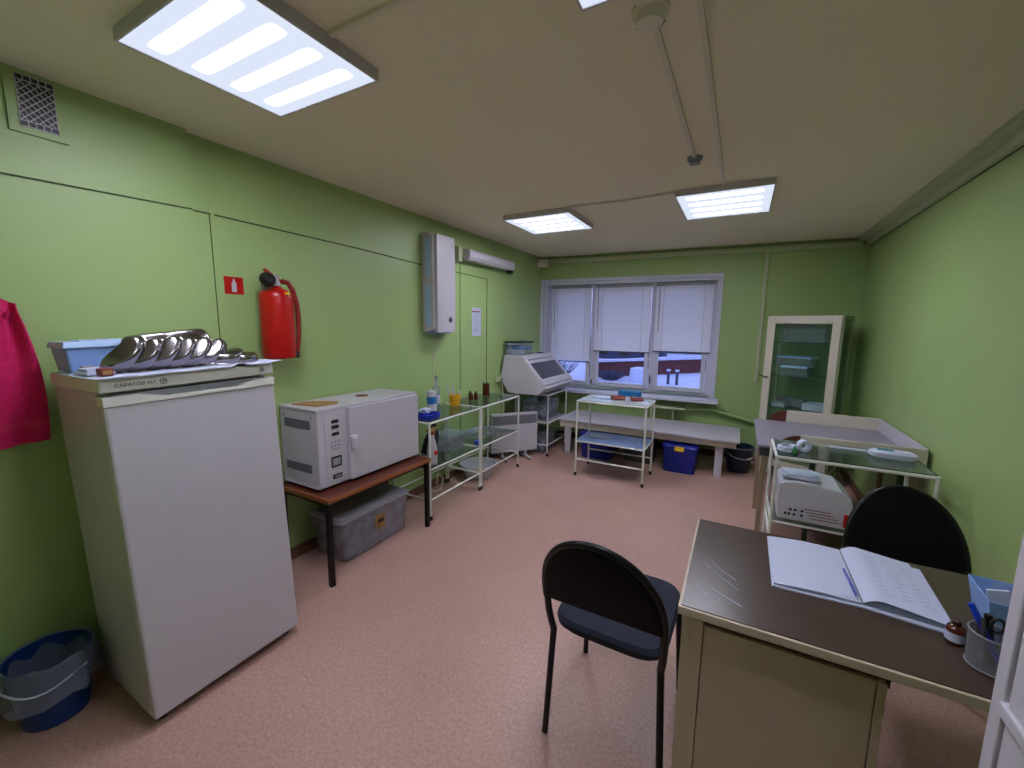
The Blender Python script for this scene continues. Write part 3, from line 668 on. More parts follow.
# ------------------------------------------------------------------ medical trolleys
def trolley(name, label, x0, x1, y0, y1, zt, zs, zr, group, glass='glass', tray=False, casters=True, rim=.0, shelfmat=None, r=.0095, rails='x', mesh_mat='white_metal'):
    t = thing(name, label, 'trolley', ((x0+x1)/2, (y0+y1)/2, 0), 0, group)
    a, c = (x1-x0)/2, (y1-y0)/2
    for sx in (-1, 1):
        for sy in (-1, 1):
            l = MB().tube([(sx*a, sy*c, .035 if casters else 0), (sx*a, sy*c, zt)], r, 10).build('leg', mesh_mat, t, True)
            MB().lathe([(.010, .0), (.015, .006), (.015, .028), (.011, .04)], c=(sx*a, sy*c, 0), n=12).build('foot_cap', 'black', l, True)
    b = MB()
    for z in (zt-.008,): b.tube([(-a, -c, z), (a, -c, z)], r, 8).tube([(-a, c, z), (a, c, z)], r, 8).tube([(-a, -c, z), (-a, c, z)], r, 8).tube([(a, -c, z), (a, c, z)], r, 8)
    b.build('top_frame', mesh_mat, t, True)
    b = MB()
    b.tube([(-a, -c, zs), (a, -c, zs)], r*.8, 8).tube([(-a, c, zs), (a, c, zs)], r*.8, 8).tube([(-a, -c, zs), (-a, c, zs)], r*.8, 8).tube([(a, -c, zs), (a, c, zs)], r*.8, 8)
    b.build('shelf_frame', mesh_mat, t, True)
    b = MB()
    if rails == 'x': b.tube([(-a, -c, zr), (a, -c, zr)], r*.8, 8).tube([(-a, c, zr), (a, c, zr)], r*.8, 8)
    else: b.tube([(a, -c, zr), (a, c, zr)], r*.8, 8).tube([(-a, -c, zr), (-a, c, zr)], r*.8, 8).tube([(-a, -c, zr), (a, -c, zr)], r*.8, 8).tube([(-a, c, zr), (a, c, zr)], r*.8, 8)
    b.build('stretcher', mesh_mat, t, True)
    for nm, z in (('top_pane', zt+.004), ('shelf_pane', zs+.008)):
        p = MB().box(-a+.004, a-.004, -c+.004, c-.004, z-.002, z+.003).build(nm, glass if nm == 'top_pane' else (shelfmat or glass), t)
        if glass == 'glass' or nm == 'top_pane': MB().box(-a+.004, a-.004, -c+.001, -c+.0035, z-.002, z+.003).box(a-.0035, a-.001, -c+.004, c-.004, z-.002, z+.003).build('glass_edge', 'glass_edge', p)
    return t
trolley('glass_trolley', 'white framed glass trolley holding the blue tray, nearest the steriliser', -2.54, -2.135, 2.54, 3.275, .825, .43, .175, 'glass shelf trolleys along the left wall', rails='xy')
trolley('glass_trolley', 'white framed glass trolley holding the brown bottles, standing before the white heater', -2.54, -2.135, 3.305, 4.07, .83, .43, .175, 'glass shelf trolleys along the left wall', rails='xy')
TP = .8335
def bottle(name, label, x, y, z, r, h, body, cap, prof=None, lab=None, group=None, spray=False):
    t = thing(name, label, 'bottle', (x, y, z), 0, group)
    pr = prof or [(r*.9, 0), (r, .006), (r, h*.68), (r*.85, h*.76), (r*.38, h*.82), (r*.38, h*.88)]
    MB().lathe(pr, n=24).build('bottle_body', body, t, True)
    if cap: MB().lathe([(r*.44, h*.85), (r*.46, h*.86), (r*.46, h), (r*.3, h+.003)], n=18).build('cap', cap, t, True)
    if lab: MB().lathe([(r+.0008, h*.2), (r+.0008, h*.55)], n=24, cap0=False, cap1=False).build('bottle_label', lab, t, True)
    return t
# trolley 1 top
t = thing('blue_tray', 'bright blue plastic tray with white tissues on the trolley corner beside the steriliser', 'tray', (-2.225, 2.64, TP+.001))
b = MB(); rs = []
b.rings([oval(.065, .085, 0), oval(.073, .093, .008), oval(.078, .10, .042), oval(.072, .094, .042), oval(.066, .086, .012)]).build('tray_body', 'cobalt', t, True)
tt = thing('tissue_pile', 'crumpled white tissues lying in the bright blue tray', 'tissues', (-2.235, 2.625, TP+.044)); b = MB()
for k in range(5):
    g = [[(-.045+.02*i+.01*k-.02, -.05+.022*j, .004+.008*k*.6+.010*math.sin(i*2.1+k)+.008*math.cos(j*1.9+k*2)+.01) for j in range(5)] for i in range(5)]
    b.sheet(g, .0015, Matrix.Rotation(k*.7, 4, 'Z'))
b.build('tissues', 'paper', tt, True)
t = bottle('disinfectant_bottle', 'white bottle with a blue label standing on the trolley near the yellow pot', -2.39, 2.88, TP, .043, .19, 'white', None, prof=[(.04, 0), (.043, .006), (.043, .172), (.038, .185), (.02, .19)])
MB().lathe([(.0438, .07), (.0438, .135)], n=24, cap0=False, cap1=False).build('blue_label', 'turq', t, True)
t = bottle('spray_bottle', 'tall clear bottle standing behind the white and blue bottle', -2.45, 3.02, TP, .036, .30, 'clear', 'milky', prof=[(.034, 0), (.036, .006), (.036, .17), (.03, .2), (.013, .225), (.013, .25)])
MB().lathe([(.0365, .05), (.0365, .13)], n=20, cap0=False, cap1=False).build('bottle_label', 'paper', t, True)
t = thing('sharps_pot', 'yellow plastic pot holding thermometers and white tubes on the glass trolley', 'pot', (-2.37, 3.20, TP))
MB().lathe([(.045, 0), (.048, .003), (.055, .10), (.060, .102), (.060, .108), (.052, .108), (.045, .01), (0, .01)], n=28, cap1=False).build('pot_body', 'orange', t, True)
for k, (dx, dy, lx, ly, hh) in enumerate([(-.02, -.02, -.02, -.05, .20), (.01, -.01, .015, -.045, .17), (.0, .015, -.02, -.03, .19), (.02, .02, .01, .03, .15)]):
    tag(MB().tube([(-2.37+dx, 3.2+dy, TP+.012), (-2.37+dx+lx, 3.2+dy+ly, TP+hh)], .006, 8).build('white_tube', 'paper', None, True), 'white tube standing in the yellow pot', 'tube', 'white tubes in the yellow pot')
# trolley 2 top
for k, (x, y, h, lab) in enumerate([(-2.40, 3.52, .075, 'small brown glass bottle at the left of the cluster of three'), (-2.37, 3.565, .085, 'small brown glass bottle at the right of the cluster of three'), (-2.45, 3.58, .08, 'small brown glass bottle at the back of the cluster of three')]):
    bottle('medicine_bottle', lab, x, y, TP+.005, .021, h, 'amber', 'amber_cap', group='small brown bottles on the second trolley')
t = thing('instrument_jar', 'dark brown jar holding instruments, on the far glass trolley beside the dark fronted box', 'jar', (-2.42, 3.84, TP+.005))
MB().lathe([(.036, 0), (.038, .004), (.038, .13), (.034, .13), (.034, .01), (0, .01)], n=24, cap1=False).build('jar_body', 'amber', t, True)
MB().lathe([(.045, 0), (.045, .006)], n=24).build('jar_base', 'amber_cap', t, True)
for k, (lx, ly, hh, mm) in enumerate([(-.01, -.03, .16, 'black'), (.0, .02, .16, 'amber_cap'), (.02, .03, .15, 'card')]):
    tag(MB().tube([(-2.42+lx*.4, 3.84+ly*.4, TP+.02), (-2.42+lx*1.3, 3.84+ly*1.3, TP+hh)], .005, 8).build('forceps', mm, None, True), ['dark instrument leaning left in the brown jar', 'brown instrument upright in the brown jar', 'tan handled instrument leaning right in the brown jar'][k], 'instrument', 'instruments in the brown jar')
t = thing('wall_socket', 'cream wall socket low on the left wall beside the slanted white box', 'socket', (XL, 4.36, .96))
MB().box(0, .04, -.05, .05, -.04, .04).build('socket_body', 'cream', t, bevel=.008); MB().box(.04, .07, -.03, .03, -.025, .025).build('plug', 'cream', t, bevel=.008); MB().lathe([(.012, 0), (.012, .002)], n=14, T=Matrix.Translation((.07, 0, .0)) @ Matrix.Rotation(R(90), 4, 'Y')).build('socket_hole', 'black', t)
tag(MB().tube([(XL+.06, 4.38, .94), (XL+.05, 4.42, .80), (XL+.08, 4.40, .6), (XL+.1, 4.35, .45)], .006, 8).build('power_cord', 'duct'), 'pale power cord hanging from the wall socket beside the slanted white box', 'cord')
# lower shelf of trolley 1
SH = .4425
t = thing('cleaner_spray_bottle', 'white spray bottle with a red spot and red trigger on the lower trolley shelf', 'bottle', (-2.21, 2.66, SH), R(0))
MB().lathe([(.04, 0), (.045, .006), (.043, .12), (.03, .19), (.015, .235), (.015, .25)], n=24).build('bottle_body', 'white', t, True)
MB().lathe([(.018, .25), (.018, .275)], n=16).build('neck_ring', 'darkred', t, True)
MB().box(-.018, .018, -.05, .045, .275, .31).box(-.008, .008, .02, .032, .22, .275).build('trigger_head', 'card', t, bevel=.006)
MB().lathe([(.02, 0), (.02, .003)], n=20, T=Matrix.Translation((.042, -.005, .10)) @ Matrix.Rotation(R(85), 4, 'Y')).build('red_spot', 'red', t)
t = thing('rubber_warmer', 'dark navy rubber bag leaning behind the spray bottle on the lower shelf', 'rubber bag', (-2.33, 2.745, SH), R(15)); b = MB(); rs = []
for k in range(12):
    f = k/11; wd = .03+.12*math.sin(min(1, .08+f*1.0)*math.pi)**.6; th = .012+.025*math.sin(max(.05, min(.95, f))*math.pi)
    if f > .93: wd = .06
    rs.append([(th*math.sin(2*math.pi*i/18)+.06*f, wd*math.cos(2*math.pi*i/18), .002+f*.30) for i in range(18)])
b.rings(rs).build('bag_body', 'navy', t, True); MB().lathe([(.018, .300), (.02, .33)], c=(.06, 0, 0), n=14).build('bag_stopper', 'black', t, True)
tub('small_clear_box', 'small pale box of supplies on the lower shelf directly behind the steriliser corner', -2.30, -2.17, 2.545+.005, 2.60, .09, z=SH, mlid=False)
tub('clear_box', 'clear plastic box of instruments on the lower shelf in the middle of the first trolley', -2.50, -2.24, 2.93, 3.23, .13, 'clear', 'clear', False, SH)
for k, (x, y, a, m, lab) in enumerate([(-2.33, 3.05, 20, 'steel', 'shiny scissors lying in the clear box on the lower shelf'), (-2.40, 3.12, -40, 'maroon', 'reddish strip lying in the clear box on the lower shelf')]):
    tag(MB().box(-.06, .06, -.009, .009, 0, .012, Matrix.Translation((x, y, SH+.025)) @ Matrix.Rotation(R(a), 4, 'Z')).build('instrument', m, bevel=.003), lab, 'instrument')
tag(MB().box(-.02, .02, -.045, .045, 0, .03, Matrix.Translation((-2.22, 3.37, SH)) @ Matrix.Rotation(R(12), 4, 'Z')).build('blue_clip_case', 'cobalt', bevel=.008), 'small blue case on the lower shelf of the trolley before the heater', 'case')
t = tub('instrument_tray', 'flat clear tray lying on the lower shelf of the far glass trolley', -2.50, -2.26, 3.50, 3.85, .05, 'clear', 'clear', False, SH, mlid=False)
# basin
t = thing('plastic_basin', 'round white plastic basin on the floor under the far glass trolley', 'basin', (-2.36, 3.60, 0))
MB().lathe([(.12, 0), (.13, .004), (.17, .09), (.192, .145), (.202, .146), (.202, .151), (.188, .15), (.165, .09), (.125, .012), (0, .012)], n=40, cap1=False).build('basin_body', 'white', t, True)
tag(MB().box(-.06, .06, -.025, .025, 0, .022, Matrix.Translation((-2.33, 3.57, .014)) @ Matrix.Rotation(R(60), 4, 'Z')).build('floor_brush', 'card', bevel=.01), 'tan brush lying in the white plastic basin', 'brush')
tag(MB().tube([(-2.5, 2.92, .21), (-2.49, 2.93, .08), (-2.45, 2.97, .03), (-2.40, 3.02, .05), (-2.39, 3.03, .16), (-2.42, 3.0, .21), (-2.44, 2.99, .10)], .007, 8).build('rubber_hose', 'duct', None, True), 'pale looped hose hanging under the first glass trolley', 'hose')
# heater
hp = (Vector((-2.36, 4.20)), Vector((-2.145, 4.55)))
t = thing('convector_heater', 'white panel heater with grey grille and splayed feet standing before the corner', 'heater', (-2.33, 4.335, 0), R(51))
MB().box(-.30, .30, -.03, .03, .09, .563).build('heater_body', 'white', t, bevel=.006)
b = MB().box(-.29, .29, -.0325, -.03, .43, .54)
b.build('grille_back', 'grey', t)
b = MB()
for k in range(9): b.box(-.285, .285, -.035, -.0325, .434+k*.0118, .4385+k*.0118)
b.build('grille', 'vent', t)
for x in (-.15, .15):
    MB().box(x-.014, x+.014, -.14, .12, .012, .04).box(x-.014, x+.014, -.02, .02, .04, .09).build('foot', 'white', t, bevel=.004)
    for y in (-.13, .11): MB().lathe([(.012, -.007), (.012, .007)], n=12, T=Matrix.Translation((x, y, .0125)) @ Matrix.Rotation(R(90), 4, 'Y')).build('wheel', 'black', t)

# ------------------------------------------------------------------ UV chamber on trolley in the corner
trolley('metal_trolley', 'white steel trolley in the far corner carrying the slanted white box', -2.45, -2.005, 4.60, 5.19, .775, .42, .14, None, glass='milkylid', rails='xy')
t = thing('uv_sterile_chamber', 'white slant fronted box with dark window standing on the corner trolley', 'sterile chamber', (0, 4.42, .787))
poly = [(-2.47, 0), (-2.055, 0), (-1.985, .075), (-1.985, .115), (-2.30, .455), (-2.53, .46), (-2.575, .18)]
Lc = .90
MB().prism(poly, 0, Lc, 'y').build('chamber_body', 'white', t, bevel=.008)
# slanted lid with dark window
p0 = Vector((-1.985, 0, .115)); p1 = Vector((-2.30, 0, .455)); ud = (p1-p0).normalized(); nn = Vector((ud.z, 0, -ud.x))
def onface(s, y, off): q = p0+ud*s+nn*off; return (q.x, y, q.z)
def slab(b, s0, s1, y0, y1, o0, o1):
    v = [onface(s, y, o) for o in (o0, o1) for y in (y0, y1) for s in (s0, s1)]
    return b._add(v, [(0,2,3,1),(4,5,7,6),(0,1,5,4),(2,6,7,3),(0,4,6,2),(1,3,7,5)])
fl = p1.x and (p1-p0).length
b = MB(); slab(b, .0, .09, 0, Lc, 0, .02); slab(b, fl-.13, fl, 0, Lc, 0, .012); slab(b, .09, fl-.13, 0, .07, 0, .012); slab(b, .09, fl-.13, Lc-.07, Lc, 0, .012)
b.build('window_rim', 'white', t, bevel=.004)
b = MB(); slab(b, .09, fl-.13, .07, Lc-.07, .002, .006); b.build('dark_window', mat('dark acrylic', (44,40,44), .12), t)
b = MB(); slab(b, fl-.085, fl-.07, .08, Lc-.12, .012, .02); b.build('lid_hinge', 'grey', t)
MB().prism([(-1.985, .075), (-1.935, .09), (-1.93, .10), (-1.985, .115)], .0, Lc, 'y').build('front_lip', 'white', t, bevel=.004)
MB().box(-2.40, -2.34, Lc-.24, Lc-.12, .457, .466).build('power_switch', 'black', t)
MB().box(-2.52, -2.47, -.003, .0, .435, .445).build('model_badge', 'lid_blue', t)
t = thing('clear_box', 'clear box with blue packets and black lid standing on the slanted white box', 'box', (-2.44, 4.66, .787+.461))
MB().box(-.10, .10, -.17, .17, 0, .145).build('box_body', 'clear', t, bevel=.004); MB().box(-.11, .11, -.20, .20, .145, .163).build('box_lid', 'black', t, bevel=.003)
for k, (x, y, z, m, lab) in enumerate([(.03, -.08, .06, 'turq', 'blue packet on the left inside the clear box with black lid'), (.03, .09, .05, 'turq', 'blue packet on the right inside the clear box with black lid'), (.02, -.08, .0, 'paper', 'white packet at the bottom of the clear box with black lid')]):
    tag(MB().box(-2.44+x-.06, -2.44+x+.05, 4.66+y-.075, 4.66+y+.075, 1.252+z, 1.252+z+.055).build('packet', m, bevel=.004), lab, 'packet', 'packets in the clear box')
tub('crate', 'upper clear crate on the middle shelf of the corner trolley', -2.42, -2.06, 4.66, 5.13, .20, 'clear', 'clear', True, .433, group='crates in the corner trolley')
tub('crate', 'lower clear crate standing on the floor inside the corner trolley', -2.42, -2.06, 4.66, 5.13, .23, 'clear', 'clear', True, .0, group='crates in the corner trolley')

# ------------------------------------------------------------------ bench, boxes below
t = thing('long_bench', 'long low white bench standing under the window', 'bench', (0,0,0))
MB().prism([(-1.975, 4.86), (.07, 4.80), (.07, 5.52), (-1.975, 5.52)], .415, .44, 'z').build('bench_top', 'white', t, bevel=.006)
MB().box(-1.27, -1.266, 4.85, 5.515, .44, .4412).build('top_seam', 'grey', t)
MB().box(-1.95, .04, 4.875, 4.895, .34, .415).box(-1.95, .04, 5.46, 5.48, .34, .415).box(-1.95, -1.93, 4.895, 5.46, .34, .415).box(.02, .04, 4.895, 5.46, .34, .415).build('apron', 'warm_white', t)
for x in (-1.85, -.115):
    for y in (4.72+.19, 5.43): MB().box(x-.04, x+.035, y-.02, y+.02, 0, .415).build('leg', 'white', t, bevel=.003)
def clipbox(label, x0, x1, y0, y1, h):
    t = tub('storage_bin', label, x0, x1, y0, y1, h, 'royal', 'royal', False, 0, 0, 'blue lidded boxes under the bench')
    MB().box(-.05, .05, -(y1-y0)/2-.012, -(y1-y0)/2+.006, h-.03, h+.02).build('yellow_clip', 'yellow', t, bevel=.004)
    return t
clipbox('blue box with yellow clip under the right part of the long bench', -.69, -.32, 4.78, 5.22, .285)
clipbox('blue box with yellow clip under the left part of the bench, behind the steel trolley', -1.66, -1.25, 4.78, 5.22, .29)
tub('dark_crate', 'dark grey crate of supplies between the two blue boxes under the bench', -1.18, -.80, 4.92, 5.32, .22, 'darkgrey', 'darkgrey', True, 0, mlid=False)
t = thing('plastic_bucket', 'dark blue bucket with white wire handle on the floor at the end of the bench', 'bucket', (.075, 5.25, 0), R(20))
MB().lathe([(.105, 0), (.11, .005), (.135, .20), (.150, .275), (.158, .276), (.158, .292), (.146, .292), (.13, .20), (.105, .012), (0, .012)], n=36, cap1=False).build('bucket_body', mat('dark blue plastic', (22,36,58), .4), t, True)
MB().lathe([(.1585, .28), (.1595, .283), (.1595, .291), (.1485, .293), (.147, .29)], n=36, cap0=False, cap1=False).build('rim', 'grey', t, True)
MB().tube([(.156*math.cos(a), -.02-.14*math.sin(a)*.98, .25-.075*math.sin(a)) for a in [math.pi*i/14 for i in range(15)]], .004, 6).build('handle', 'paper', t, True)
MB().tube([(.03, -.165, .18), (.075, -.148, .193)], .010, 8).build('grip', 'white', t, True)
t = thing('folding_stand', 'narrow cream shelf stand between the bench and the window sill', 'stand', (0,0,0))
MB().box(-1.00, -.54, 5.53, 5.67, .575, .60).build('stand_top', 'cream', t, bevel=.004)
for x in (-.97, -.70): MB().tube([(x, 5.60, .58), (x, 5.60, 0)], .014, 8).build('leg', 'cream', t)
tag(MB().tube([(-.51, 5.63, .585), (-.40, 5.655, .59), (-.25, 5.67, .585), (0.0, 5.68, .535), (.25, 5.69, .475), (.6, 5.70, .40), (.9, 5.72, .36)], .019, 12).build('water_pipe', 'wall', None, True), 'green painted pipe sloping along the wall under the window to the cabinet', 'pipe')

# ------------------------------------------------------------------ steel trolley before the window
trolley('instrument_trolley', 'white framed trolley with papers standing in front of the bench', -1.475, -.765, 4.16, 4.60, .825, .385, .185, None, glass=mat('pale tray steel', (190,200,196), .25, .3), rails='x', shelfmat=mat('blue grey tray', (96,122,158), .3, .2), r=.011)
TS = .8325
t = thing('pencil_case', 'blue zipped case standing at the back of the trolley in front of the window', 'case', (-1.02, 4.57, TS+.022))
MB().box(-.12, .12, -.05, .02, 0, .065).build('case_body', 'turq', t, bevel=.012); MB().box(-.121, .121, -.051, .021, .036, .040).build('zip', 'bin_blue', t)
for k, (x, y, a, m, lab) in enumerate([(-1.11, 4.42, 8, 'maroon', 'red brown pouch lying left on the window trolley under the blue case'), (-.93, 4.44, -12, 'maroon', 'red brown pouch lying right on the window trolley beside the white paper')]):
    t = thing('pouch', lab, 'pouch', (x, y, TS), R(a), 'pouches on the window trolley')
    MB().rings([oval(.075, .05, 0), oval(.085, .056, .012), oval(.07, .045, .035), oval(.03, .02, .04)]).build('pouch_body', m, t, True); MB().tube([(-.06, -.02, .03), (0, -.03, .044), (.06, -.02, .03)], .004, 6).build('pouch_strap', 'paper' if k else 'darkred', t, True)
def blister(x, y, a, lab):
    t = thing('pill_blister', lab, 'blister pack', (x, y, TS), R(a), 'shiny packs on the window trolley')
    MB().box(-.06, .06, -.035, .035, 0, .002).build('foil', 'lid_blue', t); b = MB()
    for i in range(5):
        for j in range(3): b.lathe([(.009, .002), (.007, .007), (.002, .008)], c=(-.048+i*.024, -.022+j*.022, 0), n=8)
    b.build('blisters', 'clear', t, True)
blister(-1.33, 4.36, 10, 'pale shiny pill pack lying at the left of the window trolley top'); blister(-1.22, 4.35, -8, 'pale shiny pill pack lying beside the red brown pouch')
tag(MB().box(-.07, .07, -.05, .05, 0, .004, Matrix.Translation((-.83, 4.34, TS)) @ Matrix.Rotation(R(-20), 4, 'Z')).build('white_paper', 'paper'), 'white paper slip at the right corner of the window trolley top', 'paper')
tag(MB().lathe([(.012, 0), (.02, .01), (.026, .012), (.024, .04), (.012, .05)], n=16, T=Matrix.Translation((-.985, 4.32, TS))).build('cotton_roll', 'paper', None, True), 'small white roll at the front of the window trolley top', 'roll')
tag(MB().box(-.13, .13, -.07, .07, 0, .004, Matrix.Translation((-1.29, 4.40, .397)) @ Matrix.Rotation(R(-6), 4, 'Z')).build('paper_sheet', 'paper'), 'white sheet lying on the lower shelf of the window trolley', 'paper')

# ------------------------------------------------------------------ glass cabinet in the corner
TCB = Matrix.Translation((.845, 5.04, 0)) @ Matrix.Rotation(R(-22), 4, 'Z')    # origin: front right foot; x to -w, y to depth
cw, cd, ch = .655, .40, 1.73
t = thing('glass_cabinet', 'tall cream framed medical cabinet with glass door and shelves in the right corner', 'cabinet', mw=TCB)
zb0 = .12
b = MB()
for x in (-cw, -.03):
    for y in (0.022, cd-.03): b.box(x, x+.03, y, y+.03, 0, ch)
for z in (zb0, ch-.03):
    b.box(-cw+.03, -.03, .022, .045, z, z+.03).box(-cw+.03, -.03, cd-.03, cd, z, z+.03).box(-cw, -cw+.03, .052, cd-.03, z, z+.03).box(-.03, 0, .052, cd-.03, z, z+.03)
b.box(-cw+.03, -.03, .045, cd-.03, zb0, zb0+.01)
b.build('cabinet_frame', 'cream', t, bevel=.003)
MB().box(-cw, 0, .022, cd, ch, ch+.008).build('cabinet_roof', 'warm_white', t)
MB().box(-cw+.03, -.03, cd-.012, cd-.008, zb0+.03, ch-.03).box(-.012, -.008, .052, cd-.03, zb0+.03, ch-.03).box(-cw+.008, -cw+.012, .052, cd-.03, zb0+.03, ch-.03).build('side_glass', 'glass', t)
fw = .072
d = MB().box(-cw, -cw+fw, 0, .02, zb0, ch).box(-fw-.012, -.012, 0, .02, zb0, ch).box(-cw+fw, -fw-.012, 0, .02, ch-fw, ch).box(-cw+fw, -fw-.012, 0, .02, zb0, zb0+fw).build('door', 'warm_white', t, bevel=.004)
MB().box(-cw+fw, -fw-.012, .008, .012, zb0+fw, ch-fw).build('door_glass', 'glass', d)
MB().lathe([(.010, 0), (.010, .02)], n=12, T=Matrix.Translation((-cw+.04, 0, 1.085)) @ Matrix.Rotation(R(90), 4, 'X')).tube([(-cw-.03, -.025, 1.105), (-cw+.01, -.027, 1.09), (-cw+.05, -.02, 1.08)], .008, 8).build('door_handle', 'darkgrey', d, True)
zs = (1.46, 1.10, .755, .42)
for z in zs:
    s_ = MB().box(-cw+.03, -.03, .05, cd-.03, z, z+.005).build('shelf', 'glass', t); MB().box(-cw+.03, -.03, .047, .05, z-.001, z+.006).box(-.03, -.027, .05, cd-.03, z-.001, z+.006).build('shelf_edge', 'glass_edge', s_)
def cabinet_item(name, label, cat, x0, x1, y0, y1, zi, h, m, lid=None, dz=0):
    t = thing(name, label, cat, mw=TCB @ Matrix.Translation((0, 0, zs[zi]+.007+dz)))
    MB().box(x0, x1, y0, y1, 0, h*.8).build('box_body', m, t, bevel=.004); MB().box(x0-.004, x1+.004, y0-.004, y1+.004, h*.8, h).build('box_lid', lid or m, t, bevel=.003)
cabinet_item('white_box', 'large pale box on the top shelf of the glass cabinet', 'box', -.54, -.16, .10, .34, 0, .18, 'clear', 'grey')
cabinet_item('medicine_box', 'upper clear blue box of the stack on the middle cabinet shelf', 'box', -.56, -.25, .08, .32, 1, .09, 'clear', 'blue_plastic', .118)
cabinet_item('medicine_box', 'lower clear box of the stack on the middle cabinet shelf', 'box', -.52, -.28, .08, .32, 1, .11, 'clear', 'lid_blue')
cabinet_item('medicine_box', 'white carton at the right on the lower cabinet shelf', 'box', -.29, -.05, .09, .30, 2, .07, 'paper', 'paper')
cabinet_item('medicine_box', 'small white packet at the left on the lower cabinet shelf', 'box', -.57, -.45, .08, .20, 2, .05, 'paper', 'grey')
cabinet_item('medicine_box', 'flat grey package behind the white cartons on the lower cabinet shelf', 'box', -.58, -.31, .22, .35, 2, .09, 'vent', 'vent')
# ------------------------------------------------------------------ changing table
t = thing('changing_table', 'wide table with grey lilac top, white raised sides and steel legs along the right wall', 'changing table', (0,0,0))
tx0, tx1, ty0, ty1, tz = .165, 1.085, 3.50, 4.52, .755
MB().box(tx0, tx1, ty0, ty1, tz-.02, tz).build('table_surface', 'bedtop', t, bevel=.004)
MB().box(tx0+.02, tx1-.02, ty0+.03, ty1-.03, tz-.09, tz-.02).build('table_frame', 'darkgrey', t)
for x in (tx0+.05, tx1-.04):
    for y in (ty0+.05, 4.18): MB().box(x-.016, x+.016, y-.016, y+.016, 0, tz-.02).build('leg', 'galv', t, bevel=.003)
MB().box(tx0+.03, tx0+.10, ty0+.10, ty0+.14, .52, tz-.09).build('hanging_bracket', 'warm_white', t)
for i, y in enumerate((ty0-.018, ty1)):
    MB().box(.42, tx1+.004, y, y+.018, tz-.07 if i == 0 else tz, tz+.105).build('raised_side', 'warm_white', t, bevel=.003)
    poly = [(.42, tz-.02)]+[(.42-.13*math.sin(a), tz+.0+.10*math.cos(a)) for a in [math.pi/2*k/10 for k in range(11)]]+[(.29, tz-.02)]
    MB().prism(poly, y+.001, y+.017, 'y').build('rounded_end', 'darkwood', t, label='red brown rounded end of the raised side')
MB().box(tx1-.012, tx1+.006, ty0, ty1, tz, tz+.105).build('raised_back', 'white', t, bevel=.003)
MB().box(.50, 1.05, 3.62, 4.10, .12, .16).build('lower_shelf', 'darkwood', t)
for x in (.50, .98): MB().box(x, x+.03, 3.55, 3.58, .0, tz-.09).build('support', 'dkgreen', t)
# ------------------------------------------------------------------ glass trolley in front of it
trolley('glass_trolley', 'white framed glass trolley behind the desk beside the right wall', .25, .985, 2.98, 3.42, .825, .40, .30, None, rails='xy', r=.010)
t = thing('supply_pack', 'white rounded plastic package with black dots on the lower shelf behind the desk', 'package', (.46, 3.17, .4135))
MB().prism([(-.18, 0), (.20, 0), (.205, .12), (.185, .19), (.13, .235), (-.02, .255), (-.15, .25), (-.18, .22)], -.16, .16, 'y').build('package_body', mat('plastic film white', (196,194,206), .25, bump=(14, .6)), t, bevel=.015)
b = MB()
for z, xs in ((.075, (-.11, -.085, -.05)), (.045, (-.135, -.115, -.09, -.05))):
    for x in xs: b.lathe([(.008, 0), (.008, .003)], n=10, T=Matrix.Translation((x, -.165, z)) @ Matrix.Rotation(R(90), 4, 'X'))
b.build('printed_dots', 'black', t)
b = MB()
for k in range(4): b.box(-.01-.01*k, .15-.02*k, -.166, -.1645, .035+k*.018, .039+k*.018)
b.build('printed_lines', 'maroon', t); MB().box(.155, .195, -.166, -.1645, .02, .10).build('red_patch', 'red', t)
t = thing('paper_pack', 'white folded papers lying on the package below the glass top', 'papers', (.40, 3.14, .4135+.262)); MB().box(-.10, .10, -.10, .08, 0, .012, Matrix.Rotation(R(-5), 4, 'Z')).box(-.09, .08, -.08, .07, .012, .02, Matrix.Rotation(R(8), 4, 'Z')).build('paper_stack', 'paper', t)
t = thing('tape_roll', 'white roll of tape standing on the left of the glass trolley by the changing table', 'tape roll', (.40, 3.14, TP-.0), R(20))
MB().rings([[((r)*math.cos(2*math.pi*i/28), y, .036+(r)*math.sin(2*math.pi*i/28)) for i in range(28)] for r, y in ((.036, -.02), (.036, .02), (.022, .02), (.022, -.02), (.036, -.02))], False, False).build('tape_ring', 'paper', t, True)
t = thing('mesh_bandage', 'white lacy bandage heap at the left corner of the glass trolley behind the desk', 'bandage', (.31, 3.10, TP)); b = MB()
for k in range(7):
    a0 = rnd.uniform(0, 6.28); b.tube([(.05*math.cos(a0+q*.9)+rnd.uniform(-.015, .015), .05*math.sin(a0+q*.9), .008+.004*k+.004*math.sin(q)) for q in range(8)], .006, 6)
b.build('bandage_strands', 'paper', t, True)
t = bottle('green_vial', 'small green vial standing between the white bandage and the tape roll', .345, 3.06, TP, .011, .045, 'green', 'green')
t = thing('tissue_pack', 'white packet with teal top lying on the right of the glass trolley', 'packet', (.86, 3.26, TP), R(-4))
MB().rings([oval(.10, .045, .0), oval(.112, .052, .01), oval(.112, .052, .03), oval(.09, .04, .042)]).build('packet_body', 'paper', t, True); MB().box(-.075, .0, -.02, .02, .042, .046).build('teal_flap', 'teal', t)
tag(MB().tube([(.56, 3.33, TP+.008), (.79, 3.31, TP+.008)], .007, 10).build('glass_rod', 'paper', None, True), 'long thin white rod lying along the back of the glass trolley', 'rod')

